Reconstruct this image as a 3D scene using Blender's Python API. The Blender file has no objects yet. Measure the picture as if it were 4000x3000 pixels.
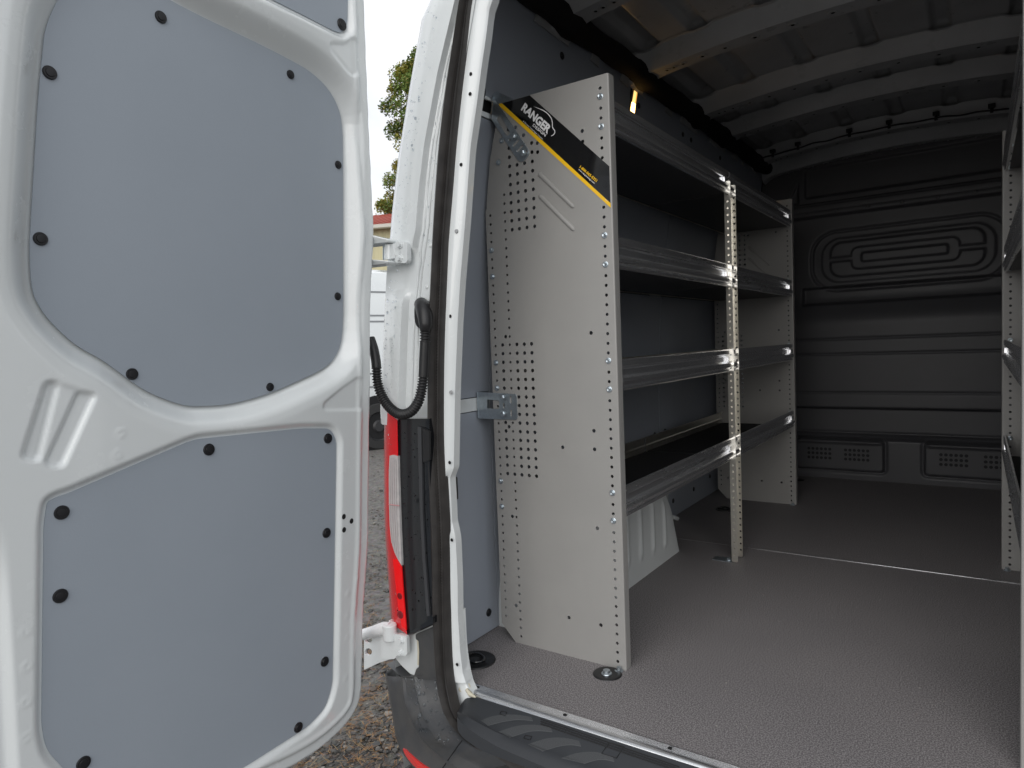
import bpy, bmesh, math, random
import numpy as np
from mathutils import Vector, Matrix
from mathutils.geometry import delaunay_2d_cdt
random.seed(3); rng = np.random.default_rng(3)
SC = bpy.context.scene
COL = SC.collection

# ------------------------------------------------------------------ camera
YAW, PIT, ROL, FOC = 0.60314011, -0.05691368, -0.03914233, 2652.94   # focal length in px of a 4000 px wide frame
CAM = np.array([0.0, 0.0, 0.84])
def _axes():
    cy, sy, cp, sp = math.cos(YAW), math.sin(YAW), math.cos(PIT), math.sin(PIT)
    f = np.array([-sy*cp, cy*cp, sp]); r = np.array([cy, sy, 0.0]); u = np.cross(r, f)
    c, s = math.cos(ROL), math.sin(ROL)
    return np.array([c*r+s*u, -s*r+c*u, f])
AX = _axes()
cam = bpy.data.cameras.new("camera"); cam_o = bpy.data.objects.new("camera", cam); COL.objects.link(cam_o)
cam.sensor_width = 36.0; cam.lens = 36.0*FOC/4000.0; cam.clip_start = 0.05; cam.clip_end = 500
m = Matrix.Identity(4)
for i in range(3):
    m[i][0] = AX[0][i]; m[i][1] = AX[1][i]; m[i][2] = -AX[2][i]; m[i][3] = CAM[i]
cam_o.matrix_world = m
SC.camera = cam_o

# ------------------------------------------------------------------ world, sun, exposure
SUN_EL, SUN_AZ = math.radians(27), math.radians(172)      # azimuth clockwise from +Y
W = bpy.data.worlds.new("World"); SC.world = W; W.use_nodes = True
nt = W.node_tree; nt.nodes.clear()
def wn(t, **k):
    n = nt.nodes.new(t)
    for a, b in k.items(): setattr(n, a, b)
    return n
sky = wn('ShaderNodeTexSky', sky_type='NISHITA', sun_disc=False)
sky.sun_elevation = SUN_EL; sky.sun_rotation = SUN_AZ
tc = wn('ShaderNodeTexCoord'); nz = wn('ShaderNodeTexNoise'); nz.inputs['Scale'].default_value = 2.6; nz.inputs['Detail'].default_value = 5
nz.inputs['Roughness'].default_value = 0.55
mp = wn('ShaderNodeMapping'); mp.inputs['Scale'].default_value = (1, 1, 2.2)
rp = wn('ShaderNodeValToRGB'); rp.color_ramp.elements[0].position = 0.36; rp.color_ramp.elements[1].position = 0.62
rp.color_ramp.elements[0].color = (5.5, 5.75, 6.15, 1); rp.color_ramp.elements[1].color = (7.7, 7.8, 7.95, 1)
mx = wn('ShaderNodeMixRGB'); mx.inputs[0].default_value = 0.93
bg = wn('ShaderNodeBackground'); bg.inputs[1].default_value = 0.10
ou = wn('ShaderNodeOutputWorld'); L = nt.links.new
L(tc.outputs['Generated'], mp.inputs[0]); L(mp.outputs[0], nz.inputs[0]); L(nz.outputs[0], rp.inputs[0])
L(sky.outputs[0], mx.inputs[1]); L(rp.outputs[0], mx.inputs[2]); L(mx.outputs[0], bg.inputs[0]); L(bg.outputs[0], ou.inputs[0])
sl = bpy.data.lights.new("sun", 'SUN'); sl.energy = 1.25; sl.angle = math.radians(75); sl.color = (1.0, 0.97, 0.93)
so = bpy.data.objects.new("sun", sl); COL.objects.link(so)
sd = Vector((math.sin(SUN_AZ)*math.cos(SUN_EL), math.cos(SUN_AZ)*math.cos(SUN_EL), math.sin(SUN_EL)))
so.rotation_euler = sd.to_track_quat('Z', 'Y').to_euler()
vs = SC.view_settings; SC.display_settings.display_device = 'sRGB'
vs.view_transform = 'Standard'; vs.look = 'None'; vs.gamma = 1; vs.use_curve_mapping = False; vs.exposure = 0.58
SC.cycles.max_bounces = 10; SC.cycles.diffuse_bounces = 6; SC.cycles.glossy_bounces = 5
SC.cycles.use_denoising = True

# ------------------------------------------------------------------ turning photo pixels into places on real planes
def ray(x, y): return AX.T @ np.array([(x-2000)/FOC, -(y-1500)/FOC, 1.0])
def at(p, x=None, y=None, z=None):
    d = ray(*p)
    ax, val = (0, x) if x is not None else (1, y) if y is not None else (2, z)
    return CAM + d*((val-CAM[ax])/d[ax])
def at_plane(p, P0, n):
    d = ray(*p); return CAM + d*(np.dot(n, P0-CAM)/np.dot(n, d))
def at_depth(p, dep): return CAM + ray(*p)*dep
r1 = lambda x, y: (.9042*x, .9042*y)
r2 = lambda x, y: (.9042*x, 1500+.9042*y)
r3 = lambda x, y: (1350+.663*x, .663*y)
r4 = lambda x, y: (1350+.663*x, 1000+.663*y)
r5 = lambda x, y: (1350+.663*x, 1900+.663*y)
z5 = lambda x, y: (1400+.482*x, 850+.482*y)
z6 = lambda x, y: (1400+.633*x, 1550+.633*y)
z7 = lambda x, y: (1400+.3618*x, 2400+.3618*y)
z8 = lambda x, y: (1750+.3616*x, 2400+.3616*y)
zb = lambda x, y: (1400+.241*x, 2600+.241*y)
zl = lambda x, y: (1400+.1808*x, 2400+.1808*y)
zh = lambda x, y: (1440+.1808*x, 820+.1808*y)
V = lambda x, y: (x*4000/2212, y*4000/2212)

# ------------------------------------------------------------------ materials
MATS = {}
def mat(name, col, rough=0.5, metal=0.0, coat=0.0, spec=0.5, bump=None, vary=None, trans=0.0, emis=None, alpha=1.0, stretch=None, ior=1.45, rvary=0.0):
    """bump=(scale, strength, distance)  vary=(scale, other colour, contrast)"""
    if name in MATS: return MATS[name]
    M = bpy.data.materials.new(name); M.use_nodes = True; n = M.node_tree.nodes; l = M.node_tree.links.new
    b = n['Principled BSDF']; b.inputs['Base Color'].default_value = (*col, 1); b.inputs['Roughness'].default_value = rough
    b.inputs['Metallic'].default_value = metal; b.inputs['Coat Weight'].default_value = coat; b.inputs['Coat Roughness'].default_value = 0.08
    b.inputs['Specular IOR Level'].default_value = spec; b.inputs['Transmission Weight'].default_value = trans; b.inputs['IOR'].default_value = ior
    b.inputs['Alpha'].default_value = alpha
    if emis: b.inputs['Emission Color'].default_value = (*emis[0], 1); b.inputs['Emission Strength'].default_value = emis[1]
    t = n.new('ShaderNodeTexCoord'); src = t.outputs['Object']
    if stretch:
        q = n.new('ShaderNodeMapping'); q.inputs['Scale'].default_value = stretch; l(src, q.inputs[0]); src = q.outputs[0]
    if vary:
        z = n.new('ShaderNodeTexNoise'); z.inputs['Scale'].default_value = vary[0]; z.inputs['Detail'].default_value = 6; z.inputs['Roughness'].default_value = 0.6
        l(src, z.inputs[0]); c = n.new('ShaderNodeValToRGB'); k = vary[2]
        c.color_ramp.elements[0].position = 0.5-k; c.color_ramp.elements[1].position = 0.5+k
        c.color_ramp.elements[0].color = (*col, 1); c.color_ramp.elements[1].color = (*vary[1], 1)
        l(z.outputs[0], c.inputs[0]); l(c.outputs[0], b.inputs['Base Color'])
    if rvary:
        z = n.new('ShaderNodeTexNoise'); z.inputs['Scale'].default_value = 9; z.inputs['Detail'].default_value = 7; z.inputs['Roughness'].default_value = 0.65
        l(src, z.inputs[0]); r = n.new('ShaderNodeMapRange'); r.inputs[1].default_value = .3; r.inputs[2].default_value = .7
        r.inputs[3].default_value = max(0.03, rough-rvary); r.inputs[4].default_value = rough+rvary; l(z.outputs[0], r.inputs[0]); l(r.outputs[0], b.inputs['Roughness'])
    if bump:
        z = n.new('ShaderNodeTexNoise'); z.inputs['Scale'].default_value = bump[0]; z.inputs['Detail'].default_value = 3
        l(src, z.inputs[0]); q = n.new('ShaderNodeBump'); q.inputs['Strength'].default_value = bump[1]; q.inputs['Distance'].default_value = bump[2]
        l(z.outputs[0], q.inputs['Height']); l(q.outputs[0], b.inputs['Normal'])
    MATS[name] = M; return M
WHITE = mat('white_paint', (.75, .78, .78), .26, coat=1.0, rvary=.03, bump=(160, .05, .001), vary=(3, (.73, .76, .765), .25))
PRIMER = mat('white_primer', (.42, .43, .44), .34, bump=(90, .08, .001), vary=(6, (.36, .365, .37), .2), rvary=.1)
TRIM = mat('grey_door_trim', (.35, .39, .44), .42, bump=(230, .20, .0008), vary=(4, (.333, .373, .422), .22), rvary=.06)
LINER = mat('blue_grey_liner', (.36, .392, .445), .34, bump=(260, .10, .0006), vary=(5, (.345, .377, .43), .25), rvary=.05)
BULK = mat('bulkhead_grey', (.074, .074, .081), .42, bump=(200, .10, .0006), vary=(4, (.066, .066, .072), .2))
PANEL = mat('warm_grey_powder_coat', (.325, .318, .305), .34, coat=.25, bump=(700, .12, .0003), vary=(7, (.30, .294, .283), .22), rvary=.06)
ALU = mat('brushed_aluminium', (.90, .905, .92), .25, metal=.93, vary=(26, (.80, .81, .83), .3), stretch=(1, .08, 1), rvary=.05)
ZINC = mat('zinc_plated_steel', (.56, .62, .66), .28, metal=.85, vary=(150, (.42, .47, .51), .25))
STEEL = mat('galvanised_post_steel', (.90, .87, .79), .28, metal=.9, vary=(30, (.80, .77, .70), .3))
RUBMAT = mat('black_shelf_mat', (.012, .012, .014), .8, bump=(400, .2, .0008))
UNDER = mat('dark_tray_underside', (.10, .10, .105), .5, metal=.4)
RUBBER = mat('black_rubber_seal', (.036, .033, .032), .38, bump=(300, .2, .0006), vary=(25, (.060, .056, .053), .2))
BLACKP = mat('black_plastic', (.018, .018, .019), .38, bump=(500, .15, .0003))
PLUG = mat('black_push_plug', (.012, .012, .014), .42)
GLOSSB = mat('gloss_black_housing', (.010, .011, .013), .12, coat=.6, bump=(30, .06, .002))
BUMPER = mat('dark_grey_bumper_plastic', (.050, .053, .058), .38, bump=(350, .25, .0005), vary=(14, (.075, .074, .073), .15))
TREAD = mat('black_tread_plastic', (.036, .039, .044), .5, bump=(420, .25, .0005))
TREADL = mat('pale_tread_ribs', (.10, .105, .11), .6, bump=(420, .25, .0005))  # paler grey than the tread base
RED = mat('red_lamp_lens', (.78, .003, .010), .14, coat=.3, bump=(140, .10, .001), vary=(16, (.60, .003, .008), .3))
CLEAR = mat('clear_lamp_lens', (.46, .44, .44), .10, coat=1.0, vary=(60, (.60, .58, .57), .2))
REFL = mat('red_reflector', (.75, .02, .015), .15, coat=1, bump=(900, .6, .001))
YEL = mat('yellow_print', (.95, .56, .015), .3, coat=.5)
STK = mat('black_decal', (.008, .008, .009), .10, coat=1.0, bump=(38, .12, .003))
WHT = mat('white_print', (.85, .85, .85), .35)
HEADC = mat('black_felt_cover', (.010, .009, .009), .9, bump=(60, .5, .004))
DARK = mat('dark_cavity', (.012, .012, .013), .9)
SEALANT = mat('cream_sealant', (.62, .58, .46), .6, bump=(60, .5, .003))
WATER = mat('water_drop', (.9, .93, .95), .03, trans=1.0, ior=1.33)
GRN = mat('dirty_black_tyre', (.03, .03, .03), .8, bump=(80, .4, .004))
LAMP = mat('lit_warm_lamp', (1, .6, .2), .4, emis=((1.0, .58, .18), 7.0))
WARMLIT = mat('warm_lit_recess_metal', (.62, .50, .30), .25, metal=.9)  # white-painted recess metal with the warm lamplight put into its colour

# floor: fine speckled wear surface
FLOOR = mat('speckled_cargo_floor', (.125, .115, .113), .60)
_n = FLOOR.node_tree.nodes; _l = FLOOR.node_tree.links.new; _b = _n['Principled BSDF']
_t = _n.new('ShaderNodeTexCoord'); _v = _n.new('ShaderNodeTexVoronoi'); _v.inputs['Scale'].default_value = 620; _l(_t.outputs['Object'], _v.inputs[0])
_z = _n.new('ShaderNodeTexNoise'); _z.inputs['Scale'].default_value = 320; _z.inputs['Detail'].default_value = 4; _l(_t.outputs['Object'], _z.inputs[0])
_z2 = _n.new('ShaderNodeTexNoise'); _z2.inputs['Scale'].default_value = 2.2; _z2.inputs['Detail'].default_value = 4; _l(_t.outputs['Object'], _z2.inputs[0])
_r = _n.new('ShaderNodeValToRGB'); _r.color_ramp.elements[0].position = .42; _r.color_ramp.elements[1].position = .60
_r.color_ramp.elements[0].color = (.125, .117, .119, 1); _r.color_ramp.elements[1].color = (.355, .333, .335, 1); _l(_z.outputs[0], _r.inputs[0])
_m = _n.new('ShaderNodeMixRGB'); _m.blend_type = 'MULTIPLY'; _m.inputs[0].default_value = .5
_r2 = _n.new('ShaderNodeValToRGB'); _r2.color_ramp.elements[0].position = .3; _r2.color_ramp.elements[1].position = .7
_r2.color_ramp.elements[0].color = (.78, .78, .80, 1); _r2.color_ramp.elements[1].color = (1.0, .99, .985, 1); _l(_z2.outputs[0], _r2.inputs[0])
_l(_r.outputs[0], _m.inputs[1]); _l(_r2.outputs[0], _m.inputs[2]); _l(_m.outputs[0], _b.inputs['Base Color'])
_q = _n.new('ShaderNodeBump'); _q.inputs['Strength'].default_value = .4; _q.inputs['Distance'].default_value = .0008
_l(_v.outputs[0], _q.inputs['Height']); _l(_q.outputs[0], _b.inputs['Normal'])
# ground: dirty wet gravel soil
GROUND = mat('wet_gravel_soil', (.10, .085, .07), .75)
_n = GROUND.node_tree.nodes; _l = GROUND.node_tree.links.new; _b = _n['Principled BSDF']
_t = _n.new('ShaderNodeTexCoord'); _v = _n.new('ShaderNodeTexVoronoi'); _v.inputs['Scale'].default_value = 38; _l(_t.outputs['Object'], _v.inputs[0])
_z = _n.new('ShaderNodeTexNoise'); _z.inputs['Scale'].default_value = 22; _z.inputs['Detail'].default_value = 9; _z.inputs['Roughness'].default_value = .7; _l(_t.outputs['Object'], _z.inputs[0])
_r = _n.new('ShaderNodeValToRGB'); _r.color_ramp.elements[0].position = .35; _r.color_ramp.elements[1].position = .68
_r.color_ramp.elements[0].color = (.045, .038, .031, 1); _r.color_ramp.elements[1].color = (.135, .115, .095, 1); _l(_z.outputs[0], _r.inputs[0])
_m = _n.new('ShaderNodeMixRGB'); _m.inputs[0].default_value = .35; _l(_r.outputs[0], _m.inputs[1]); _l(_v.outputs['Color'], _m.inputs[2])
_m2 = _n.new('ShaderNodeMixRGB'); _m2.blend_type = 'MULTIPLY'; _m2.inputs[0].default_value = 1; _hs = _n.new('ShaderNodeHueSaturation'); _hs.inputs['Saturation'].default_value = .15; _hs.inputs['Value'].default_value = .35
_l(_v.outputs['Color'], _hs.inputs['Color']); _l(_hs.outputs[0], _m.inputs[2]); _l(_m.outputs[0], _b.inputs['Base Color'])
_q = _n.new('ShaderNodeBump'); _q.inputs['Strength'].default_value = .8; _q.inputs['Distance'].default_value = .02
_l(_z.outputs[0], _q.inputs['Height']); _l(_q.outputs[0], _b.inputs['Normal'])

# ------------------------------------------------------------------ mesh tools
def link(name, me, parent=None, label=None, cat=None, group=None, kind=None):
    o = bpy.data.objects.new(name, me); COL.objects.link(o)
    if parent is not None: o.parent = parent
    if label: o['label'] = label
    if cat: o['category'] = cat
    if group: o['group'] = group
    if kind: o['kind'] = kind
    return o
def empty(name, label, cat, loc=(0, 0, 0), group=None):
    o = link(name, None, None, label, cat, group); o.location = loc; o.empty_display_size = .1
    ORG[o] = Vector(loc); return o
ORG = {}
def mesh(verts, faces, material, smooth=30, recalc=True, fm=None, mats=None):
    me = bpy.data.meshes.new('mesh'); me.from_pydata([tuple(map(float, v)) for v in verts], [], [tuple(map(int, f)) for f in faces])
    if mats:
        for q in mats: me.materials.append(q)
        me.polygons.foreach_set('material_index', fm)
    else: me.materials.append(material)
    if recalc:
        b = bmesh.new(); b.from_mesh(me); bmesh.ops.recalc_face_normals(b, faces=b.faces); b.to_mesh(me); b.free()
    if smooth:
        me.shade_smooth(); me.set_sharp_from_angle(angle=math.radians(smooth))
    me.update(); return me
def part(name, me, parent, label=None, kind=None):
    """vertices are given in world space: undo the parents' offset"""
    o = link(name, me, parent, label, kind=kind)
    root = parent
    while root is not None and root.parent is not None: root = root.parent
    if root in ORG and root is parent: o.location = -ORG[root]
    return o
def bev(o, w=.001, seg=2):
    md = o.modifiers.new('bevel', 'BEVEL'); md.width = w; md.segments = seg; md.limit_method = 'ANGLE'; md.angle_limit = math.radians(40); return o
class MB:
    def __init__(s): s.v = []; s.f = []
    def add(s, v, f):
        k = len(s.v); s.v += [tuple(q) for q in v]; s.f += [tuple(i+k for i in q) for q in f]; return s
    def box(s, a, b):
        (x0, y0, z0), (x1, y1, z1) = a, b
        return s.add([(x0,y0,z0),(x1,y0,z0),(x1,y1,z0),(x0,y1,z0),(x0,y0,z1),(x1,y0,z1),(x1,y1,z1),(x0,y1,z1)],
                     [(0,3,2,1),(4,5,6,7),(0,1,5,4),(1,2,6,5),(2,3,7,6),(3,0,4,7)])
    def prism(s, poly, off):
        """closed polygon (3D points) extruded by the vector off"""
        n = len(poly); P = [np.array(p, float) for p in poly]; o = np.array(off, float)
        return s.add(P+[p+o for p in P], [tuple(range(n))[::-1], tuple(range(n, 2*n))]+[(i, (i+1) % n, n+(i+1) % n, n+i) for i in range(n)])
    def cyl(s, a, b, r, n=12, r2=None):
        a = Vector(a); b = Vector(b); r2 = r if r2 is None else r2; d = (b-a).normalized()
        u = d.orthogonal().normalized(); w = d.cross(u); vs_ = []
        for c, q in ((a, r), (b, r2)):
            for i in range(n):
                t = 2*math.pi*i/n; vs_.append(tuple(c+u*(q*math.cos(t))+w*(q*math.sin(t))))
        return s.add(vs_, [(i, (i+1) % n, n+(i+1) % n, n+i) for i in range(n)]+[tuple(range(n))[::-1], tuple(range(n, 2*n))])
    def lathe(s, c, axis, prof, n=20):
        """prof: (distance along the axis, radius)"""
        c = Vector(c); d = Vector(axis).normalized(); u = d.orthogonal().normalized(); w = d.cross(u); vs_ = []; k = len(prof)
        for h, r in prof:
            for i in range(n):
                t = 2*math.pi*i/n; vs_.append(tuple(c+d*h+u*(r*math.cos(t))+w*(r*math.sin(t))))
        fs = [(j*n+i, j*n+(i+1) % n, (j+1)*n+(i+1) % n, (j+1)*n+i) for j in range(k-1) for i in range(n)]
        fs += [tuple(range(n))[::-1], tuple(range((k-1)*n, k*n))]
        return s.add(vs_, fs)
    def tube(s, pts, rad, n=10):
        P = [Vector(p) for p in pts]; k = len(P); up = None; vs_ = []
        for i in range(k):
            d = (P[min(i+1, k-1)]-P[max(i-1, 0)]).normalized()
            u = d.orthogonal().normalized() if up is None else (up-d*up.dot(d)).normalized()
            up = u; w = d.cross(u); r = rad[i] if hasattr(rad, '__len__') else rad
            for j in range(n):
                t = 2*math.pi*j/n; vs_.append(tuple(P[i]+u*(r*math.cos(t))+w*(r*math.sin(t))))
        return s.add(vs_, [(i*n+j, i*n+(j+1) % n, (i+1)*n+(j+1) % n, (i+1)*n+j) for i in range(k-1) for j in range(n)]+[tuple(range(n))[::-1], tuple(range((k-1)*n, k*n))])
    def grid(s, G):
        a, b = len(G), len(G[0])
        return s.add([p for row in G for p in row], [(i*b+j, i*b+j+1, (i+1)*b+j+1, (i+1)*b+j) for i in range(a-1) for j in range(b-1)])
    def me(s, material, smooth=30, recalc=True): return mesh(s.v, s.f, material, smooth, recalc)
def crom(P, k=6, closed=False):
    P = [np.array(p, float) for p in P]; n = len(P); out = []
    for i in range(n if closed else n-1):
        a, b, c, d = (P[(i-1) % n], P[i], P[(i+1) % n], P[(i+2) % n]) if closed else (P[max(i-1, 0)], P[i], P[i+1], P[min(i+2, n-1)])
        for j in range(k):
            t = j/k; out.append(.5*((2*b)+(-a+c)*t+(2*a-5*b+4*c-d)*t*t+(-a+3*b-3*c+d)*t**3))
    if not closed: out.append(P[-1])
    return out
def chaikin(P, n=2):
    P = [np.array(p, float) for p in P]
    for _ in range(n):
        Q = []
        for i in range(len(P)):
            a, b = P[i], P[(i+1) % len(P)]; Q += [.75*a+.25*b, .25*a+.75*b]
        P = Q
    return P
def roundpoly(P, r=.01, seg=4):
    """cut every corner of a closed polygon with an arc of about radius r"""
    P = [np.array(p, float) for p in P]; n = len(P); out = []
    for i in range(n):
        a, b, c = P[i-1], P[i], P[(i+1) % n]; u = a-b; v = c-b; lu, lv = np.linalg.norm(u), np.linalg.norm(v); d = min(r, lu*.45, lv*.45)
        s_, e_ = b+u/lu*d, b+v/lv*d
        for k in range(seg+1):
            t = k/seg; out.append((1-t)**2*s_+2*t*(1-t)*b+t*t*e_)
    return out
def circ(c, r, n=10, ph=0): return [(c[0]+r*math.cos(2*math.pi*i/n+ph), c[1]+r*math.sin(2*math.pi*i/n+ph)) for i in range(n)]
def slot(a, b, r, n=5):
    a = np.array(a, float); b = np.array(b, float); d = b-a; t = math.atan2(d[1], d[0]); out = []
    for c, s0 in ((b, -math.pi/2), (a, math.pi/2)):
        for i in range(n+1):
            q = t+s0+math.pi*i/n; out.append((c[0]+r*math.cos(q), c[1]+r*math.sin(q)))
    return out
def plate(outer, holes, to3, nrm, th):
    """flat sheet with real holes and real thickness; returns verts, faces"""
    def ccw(P):
        P = [tuple(map(float, p)) for p in P]; Q = [P[0]]
        for p in P[1:]:
            if math.hypot(p[0]-Q[-1][0], p[1]-Q[-1][1]) > 2e-5: Q.append(p)
        if math.hypot(Q[0][0]-Q[-1][0], Q[0][1]-Q[-1][1]) < 2e-5: Q.pop()
        a = sum(Q[i-1][0]*Q[i][1]-Q[i][0]*Q[i-1][1] for i in range(len(Q)))
        return Q if a > 0 else Q[::-1]
    loops = [ccw(outer)]+[ccw(h) for h in holes]
    vs_ = []; fs = []; 
    for lp in loops:
        k = len(vs_); vs_ += [Vector(p) for p in lp]; fs.append(list(range(k, k+len(lp))))
    ov, oe, of, _, _, orf = delaunay_2d_cdt(vs_, [], fs, 0, 1e-7)
    keep = [f for f, o in zip(of, orf) if 0 in o and not any(q > 0 for q in o)]
    n3 = np.array(nrm, float); F = [np.array(to3(p[0], p[1]), float) for p in ov]; n = len(F)
    faces = [tuple(f) for f in keep]+[tuple(q+n for q in f[::-1]) for f in keep]
    cnt = {}
    for f in keep:
        for i in range(len(f)):
            e = (f[i], f[(i+1) % len(f)]); cnt[tuple(sorted(e))] = cnt.get(tuple(sorted(e)), 0)+1
    for f in keep:
        for i in range(len(f)):
            a, b = f[i], f[(i+1) % len(f)]
            if cnt[tuple(sorted((a, b)))] == 1: faces.append((a, b, b+n, a+n))
    return F+[p-n3*th for p in F], faces
def plate_me(outer, holes, to3, nrm, th, material, smooth=25):
    v, f = plate(outer, holes, to3, nrm, th); return mesh(v, f, material, smooth)
def sdf(px, py, poly):
    """signed distance to a closed polygon, negative inside (arrays)"""
    P = np.array(poly)[:, :2]; d = np.full(px.shape, 1e9); s = np.zeros(px.shape, bool); n = len(P)
    for i in range(n):
        a = P[i]; b = P[(i+1) % n]; e = b-a; L2 = e@e
        if L2 < 1e-14: continue
        t = np.clip(((px-a[0])*e[0]+(py-a[1])*e[1])/L2, 0, 1)
        d = np.minimum(d, np.hypot(px-a[0]-t*e[0], py-a[1]-t*e[1]))
        c = ((a[1] > py) != (b[1] > py)); 
        with np.errstate(divide='ignore', invalid='ignore'):
            xi = (b[0]-a[0])*(py-a[1])/(b[1]-a[1]+1e-30)+a[0]
        s ^= c & (px < xi)
    return np.where(s, -d, d)
def ss(a, b, x): t = np.clip((x-a)/(b-a), 0, 1); return t*t*(3-2*t)
def rrect(x, y, cx, cy, hx, hy, r):
    qx = np.abs(x-cx)-hx+r; qy = np.abs(y-cy)-hy+r
    return np.hypot(np.maximum(qx, 0), np.maximum(qy, 0))+np.minimum(np.maximum(qx, qy), 0)-r
def gridmesh(X, Y, Z, material, mask=None, smooth=180):
    a, b = X.shape; v = np.stack([X.ravel(), Y.ravel(), Z.ravel()], 1)
    i = np.arange(a-1)[:, None]*b+np.arange(b-1)[None]; f = np.stack([i, i+1, i+b+1, i+b], -1).reshape(-1, 4)
    if mask is not None:
        k = mask.ravel(); f = f[k[f].any(1)]
    me = bpy.data.meshes.new('mesh'); me.vertices.add(len(v)); me.vertices.foreach_set('co', v.ravel())
    me.loops.add(f.size); me.loops.foreach_set('vertex_index', f.ravel()); me.polygons.add(len(f))
    me.polygons.foreach_set('loop_start', np.arange(0, f.size, 4)); me.polygons.foreach_set('loop_total', np.full(len(f), 4))
    me.update(calc_edges=True); me.validate(); me.materials.append(material); me.shade_smooth()
    bm = bmesh.new(); bm.from_mesh(me); loose = [q for q in bm.verts if not q.link_faces]; bmesh.ops.delete(bm, geom=loose, context='VERTS'); bm.to_mesh(me); bm.free()
    return me

# ------------------------------------------------------------------ the ground
GZ = -0.65
xs = np.unique(np.concatenate([np.linspace(-150, -12, 30), np.arange(-12, -6, .12), np.arange(-6, -.8, .04), np.linspace(-.8, 6, 20), np.linspace(6, 150, 24)]))
ys = np.unique(np.concatenate([np.linspace(-60, 0, 20), np.arange(0, 6, .04), np.arange(6, 12, .12), np.linspace(12, 220, 40)]))
X, Y = np.meshgrid(xs, ys); near = np.exp(-((X+3)**2+(Y-3)**2)/60)
Z = GZ+near*(.006*np.sin(X*7.1+Y*3)+.008*np.sin(Y*5.3-X*2)+rng.normal(0, .004, X.shape)*(np.hypot(X+2, Y-2) < 6))
link('ground', gridmesh(X, Y, Z, GROUND), kind='structure')
# loose stones and pine needles, uncountable
ico = bmesh.new(); bmesh.ops.create_icosphere(ico, subdivisions=1, radius=1); IV = np.array([v.co[:] for v in ico.verts]); IF = [[v.index for v in f.verts] for f in ico.faces]; ico.free()
STONES = [mat('stone_grey', (.105, .098, .09), .6, bump=(120, .4, .003)), mat('stone_brown', (.10, .078, .062), .6, bump=(120, .4, .003)), mat('stone_pale', (.24, .22, .195), .65, bump=(120, .4, .003)), mat('stone_dark', (.05, .048, .045), .45, bump=(120, .4, .003))]
def ground_pt(lim=None):
    while True:
        px, py = random.uniform(1130, 1600), 1700+1300*random.random()**.6
        p = at((px, py), z=GZ)
        return p
Vv = []; Ff = []; Fm = []
for i in range(9000):
    p = ground_pt(); d = np.linalg.norm(p-CAM); r = random.lognormvariate(-5.5, .55)*(1 if random.random() < .96 else 2.0); r = min(r, .022)
    p = p+np.array([random.uniform(-.5, .5), random.uniform(-.5, .5), 0])*(1 if i % 3 == 0 else .2)
    q = IV*np.array([r, r*random.uniform(.7, 1.1), r*random.uniform(.4, .7)])*(1+rng.normal(0, .13, (len(IV), 1)))
    a = random.uniform(0, 6.3); R = np.array([[math.cos(a), -math.sin(a), 0], [math.sin(a), math.cos(a), 0], [0, 0, 1]])
    q = q@R.T+p+np.array([0, 0, r*.15+.004]); k = len(Vv)*len(IV) if False else sum([0]) 
    Vv.append(q); m_ = random.choices([0, 1, 2, 3], [5, 3, .8, 4])[0]; Fm += [m_]*len(IF)
F_ = np.concatenate([np.array(IF)+i*len(IV) for i in range(len(Vv))])
link('gravel', mesh(np.concatenate(Vv), F_, None, 40, False, Fm, STONES), kind='stuff', label='loose wet gravel stones scattered over the soil beside the van', cat='gravel')
NEED = [mat('dry_needle_orange', (.33, .16, .055), .6), mat('dry_needle_tan', (.40, .27, .12), .6), mat('dry_needle_brown', (.17, .09, .045), .7)]
nv = []; nf = []; nm_ = []
for i in range(1500):
    p = ground_pt()+np.array([random.uniform(-.2, .2), random.uniform(-.2, .2), .012]); a = random.uniform(0, math.pi*2)
    for k in range(random.choice([1, 2, 2, 3])):
        b_ = a+random.gauss(0, .45); L_ = random.uniform(.02, .05); w = .0007; e = np.array([math.cos(b_), math.sin(b_), random.uniform(-.05, .22)]); s_ = np.array([-e[1], e[0], 0])
        md = p+e*L_*.5+s_*random.uniform(-.004, .004); en = p+e*L_; n0 = len(nv)
        nv += [p-s_*w, p+s_*w, md+s_*w+np.array([0, 0, .002]), md-s_*w+np.array([0, 0, .002]), en+s_*w*.4, en-s_*w*.4, p+np.array([0, 0, .0015])]
        nf += [(n0, n0+1, n0+2, n0+3), (n0+3, n0+2, n0+4, n0+5)]; nm_ += [random.choice([0, 0, 1, 2])]*2; nm_[-1] = nm_[-2]
link('pine_needles', mesh(nv, nf, None, 0, False, nm_, NEED), kind='stuff', label='orange and tan dry pine needles scattered on the gravel', cat='pine needles')

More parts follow.
